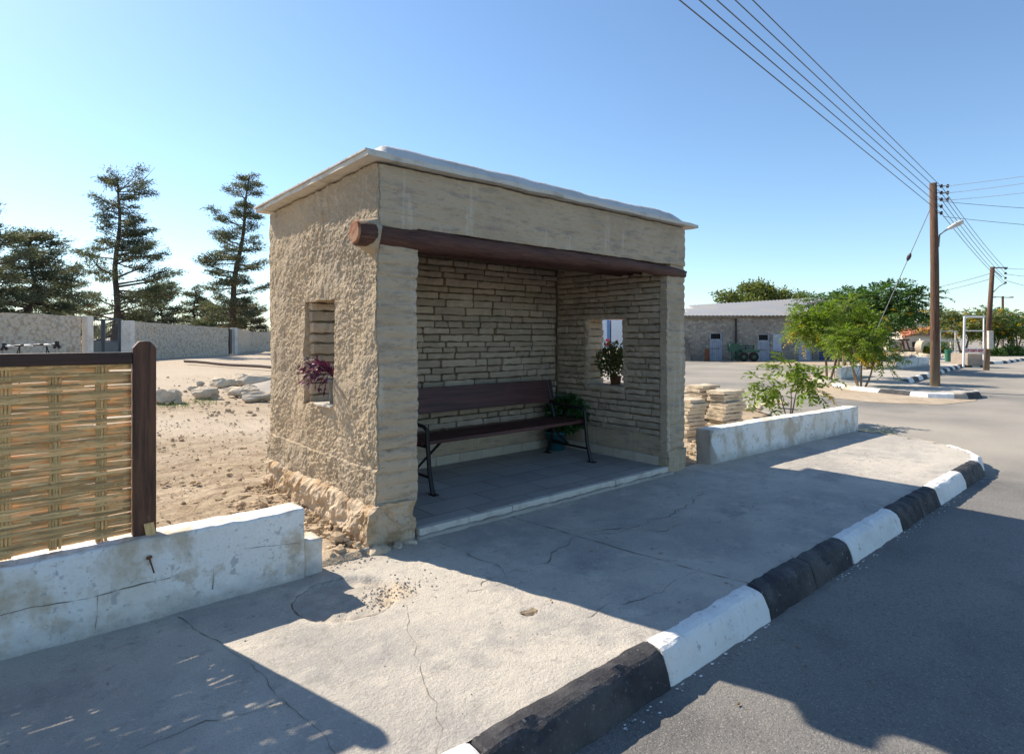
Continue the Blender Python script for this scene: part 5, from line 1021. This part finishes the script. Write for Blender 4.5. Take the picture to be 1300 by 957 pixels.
# yard stones and the old millstone
RS = random.Random(21)
ys = [(1131, 452, .55, 'long pale stone at the left of the stone row'), (1141, 451, .45, 'rounded stone second in the stone row'), (1150, 452, .4, 'pale flat stone in the middle of the stone row'), (1158, 451, .42, 'square-cut ochre stone in the row'), (1165, 450, .4, 'rough brown stone beside the ochre one'), (1172, 452, .38, 'grey stone before the millstone'), (1178, 453, .35, 'small brown stone just left of the pole'), (1192, 454, .32, 'small stone just right of the pole'), (1146, 456, .35, 'low white stone in front of the row'), (1158, 456, .38, 'low pale stone in front of the ochre stone')]
for i, (u, v, s_, lb) in enumerate(ys): p = gr(u, v+1.5, -.1); tag(obj('rock', rock_mb((p[0], p[1], .08), (s_*1.1, s_*.8, s_*.5), i*3+60, rz=RS.uniform(0, 3)), 'rock', origin=p), lb, 'rock', 'old stones in the far yard')
c_ = Vector(at(1170, 441, 44)); f_ = Vector((FW[0], FW[1], 0)).lerp(Vector((-RT[0], -RT[1], 0)), .35).normalized(); mb = MB().tube([c_-f_*.22, c_+f_*.22], .52, 26); ms = tag(obj('millstone', mb, 'rock', origin=(c_.x, c_.y, 0)), 'upright round millstone standing among the old stones', 'millstone')
obj('plinth', MB().prism([fr((1162-CX)/FOC*44, 43.7)[:2], fr((1180-CX)/FOC*44, 43.7)[:2], fr((1180-CX)/FOC*44, 44.6)[:2], fr((1162-CX)/FOC*44, 44.6)[:2]], -.2, .09), 'conc2', ms)
wn = thing('wooden_winch', 'old dark wooden A-frame winch beside the far stones', 'winch', at(1145, 450, 46)[:2]+(-.1,)); W = lambda u, v, dd=0: at(u, v, 46+dd)
for u0, u1 in ((1146, 1140), (1146, 1149), (1151, 1156)): obj('leg', MB().tube([W(u0, 433), W(u1, 449)], .07, 6), 'darkwood', wn)
obj('beam', MB().tube([W(1141, 431.5), W(1154, 431.5)], .08, 6), 'darkwood', wn); obj('shaft', MB().tube([W(1140, 446), W(1162, 441)], .06, 6), 'debris', wn)
# two white lorries seen through the right window
def lorry(u0, u1, D, lab, mk):
    t = thing('parked_lorry', lab, 'lorry', fr((u0+u1)/2/FOC*D-CX/FOC*D, D+3, -.1), 'white lorries parked beyond the shelter'); q = lambda u: (u-CX)/FOC*D
    zt = H+(HY-406)*D/FOC; mb = MB().box(q(u0), q(u1), D, D+5.5, .55, zt, T=fr); b_ = obj('cargo_box', mb, 'truckwhite', t, bevel=.03)
    obj('roof_trim', MB().box(q(u0)+.02, q(u1)-.02, D+.05, D+5.45, zt+.002, zt+.16, T=fr), 'orange' if mk else 'truckblue', b_)
    obj('corner_post', MB().box(q(u1)-.22, q(u1)-.03, D-.03, D-.003, .56, zt-.02, T=fr), 'truckblue' if not mk else 'truckwhite', b_)
    for z in (1.05, .72): obj('marker', MB().box(q(u1)-.32 if not mk else q(u1)-.3, q(u1)-.05 if not mk else q(u1)-.02, D-.06, D-.032, z, z+.2, T=fr), 'redpaint', b_)
    for z in (.93,): obj('marker', MB().box(q(u1)-.3, q(u1)-.05, D-.058, D-.033, z, z+.1, T=fr), 'whitemetal', b_)
    if mk: obj('label_plate', MB().box(q(u1)-.42, q(u1)-.30, D-.02, D-.003, 1.75, 1.95, T=fr), 'winblack', b_)
    obj('cab', MB().box(q(u0)+.1, q(u1)-.1, D+5.7, D+7.4, .5, zt*.85, T=fr), 'truckblue', t, bevel=.12)
    for r in (q(u0)+.15, q(u1)-.45):
        for dd in (1.2, 6.6):
            c0 = Vector(fr(r, D+dd, .33)); c1 = Vector(fr(r+.28, D+dd, .33)); obj('wheel', MB().tube([c0, c1], .44, 16), 'rubber', t)
lorry(742, 774.2, 46, 'left white lorry with blue edge, seen through the right window', 0); lorry(776.0, 812, 46, 'right white lorry with an orange roof edge, seen through the right window', 1)
# ================================================================== WORLD, SUN, CAMERA
EL = R_(39); AZ = math.atan2(-.28, 1.0)
sc = bpy.context.scene
wd_ = bpy.data.worlds.new('World'); sc.world = wd_; wd_.use_nodes = True; nt = wd_.node_tree; bg = nt.nodes['Background']
sk = nt.nodes.new('ShaderNodeTexSky'); sk.sky_type = 'NISHITA'; sk.sun_disc = False; sk.sun_elevation = EL; sk.sun_rotation = AZ; sk.air_density = 1.0; sk.dust_density = .25; sk.ozone_density = 1.6; sk.altitude = 100
tn = nt.nodes.new('ShaderNodeMix'); tn.data_type = 'RGBA'; tn.blend_type = 'MULTIPLY'; tn.inputs[0].default_value = 1; tn.inputs[7].default_value = (.87, .985, 1.05, 1); nt.links.new(sk.outputs[0], tn.inputs[6]); nt.links.new(tn.outputs[2], bg.inputs[0]); bg.inputs[1].default_value = .098
sl = bpy.data.lights.new('sun', 'SUN'); sl.energy = 4.6; sl.angle = R_(.53); sl.color = (1, .88, .72); so = bpy.data.objects.new('sun', sl); C.objects.link(so)
sd = Vector((math.sin(AZ)*math.cos(EL), math.cos(AZ)*math.cos(EL), math.sin(EL))); so.rotation_euler = sd.to_track_quat('Z', 'Y').to_euler(); so.location = (0, 0, 20)
cam = bpy.data.cameras.new('camera'); co = bpy.data.objects.new('camera', cam); C.objects.link(co); co.location = (0, 0, H); co.rotation_euler = (R_(90), 0, YAW-math.pi/2)
cam.sensor_width = 36; cam.lens = 36*FOC/1300; cam.shift_y = -(957/2-HY)/1300; cam.clip_end = 5000; cam.clip_start = .05; sc.camera = co
sc.view_settings.view_transform = 'Standard'; sc.view_settings.look = 'None'; sc.view_settings.exposure = .95; sc.view_settings.gamma = 1; sc.view_settings.use_curve_mapping = False
sc.cycles.max_bounces = 6; sc.cycles.use_denoising = True
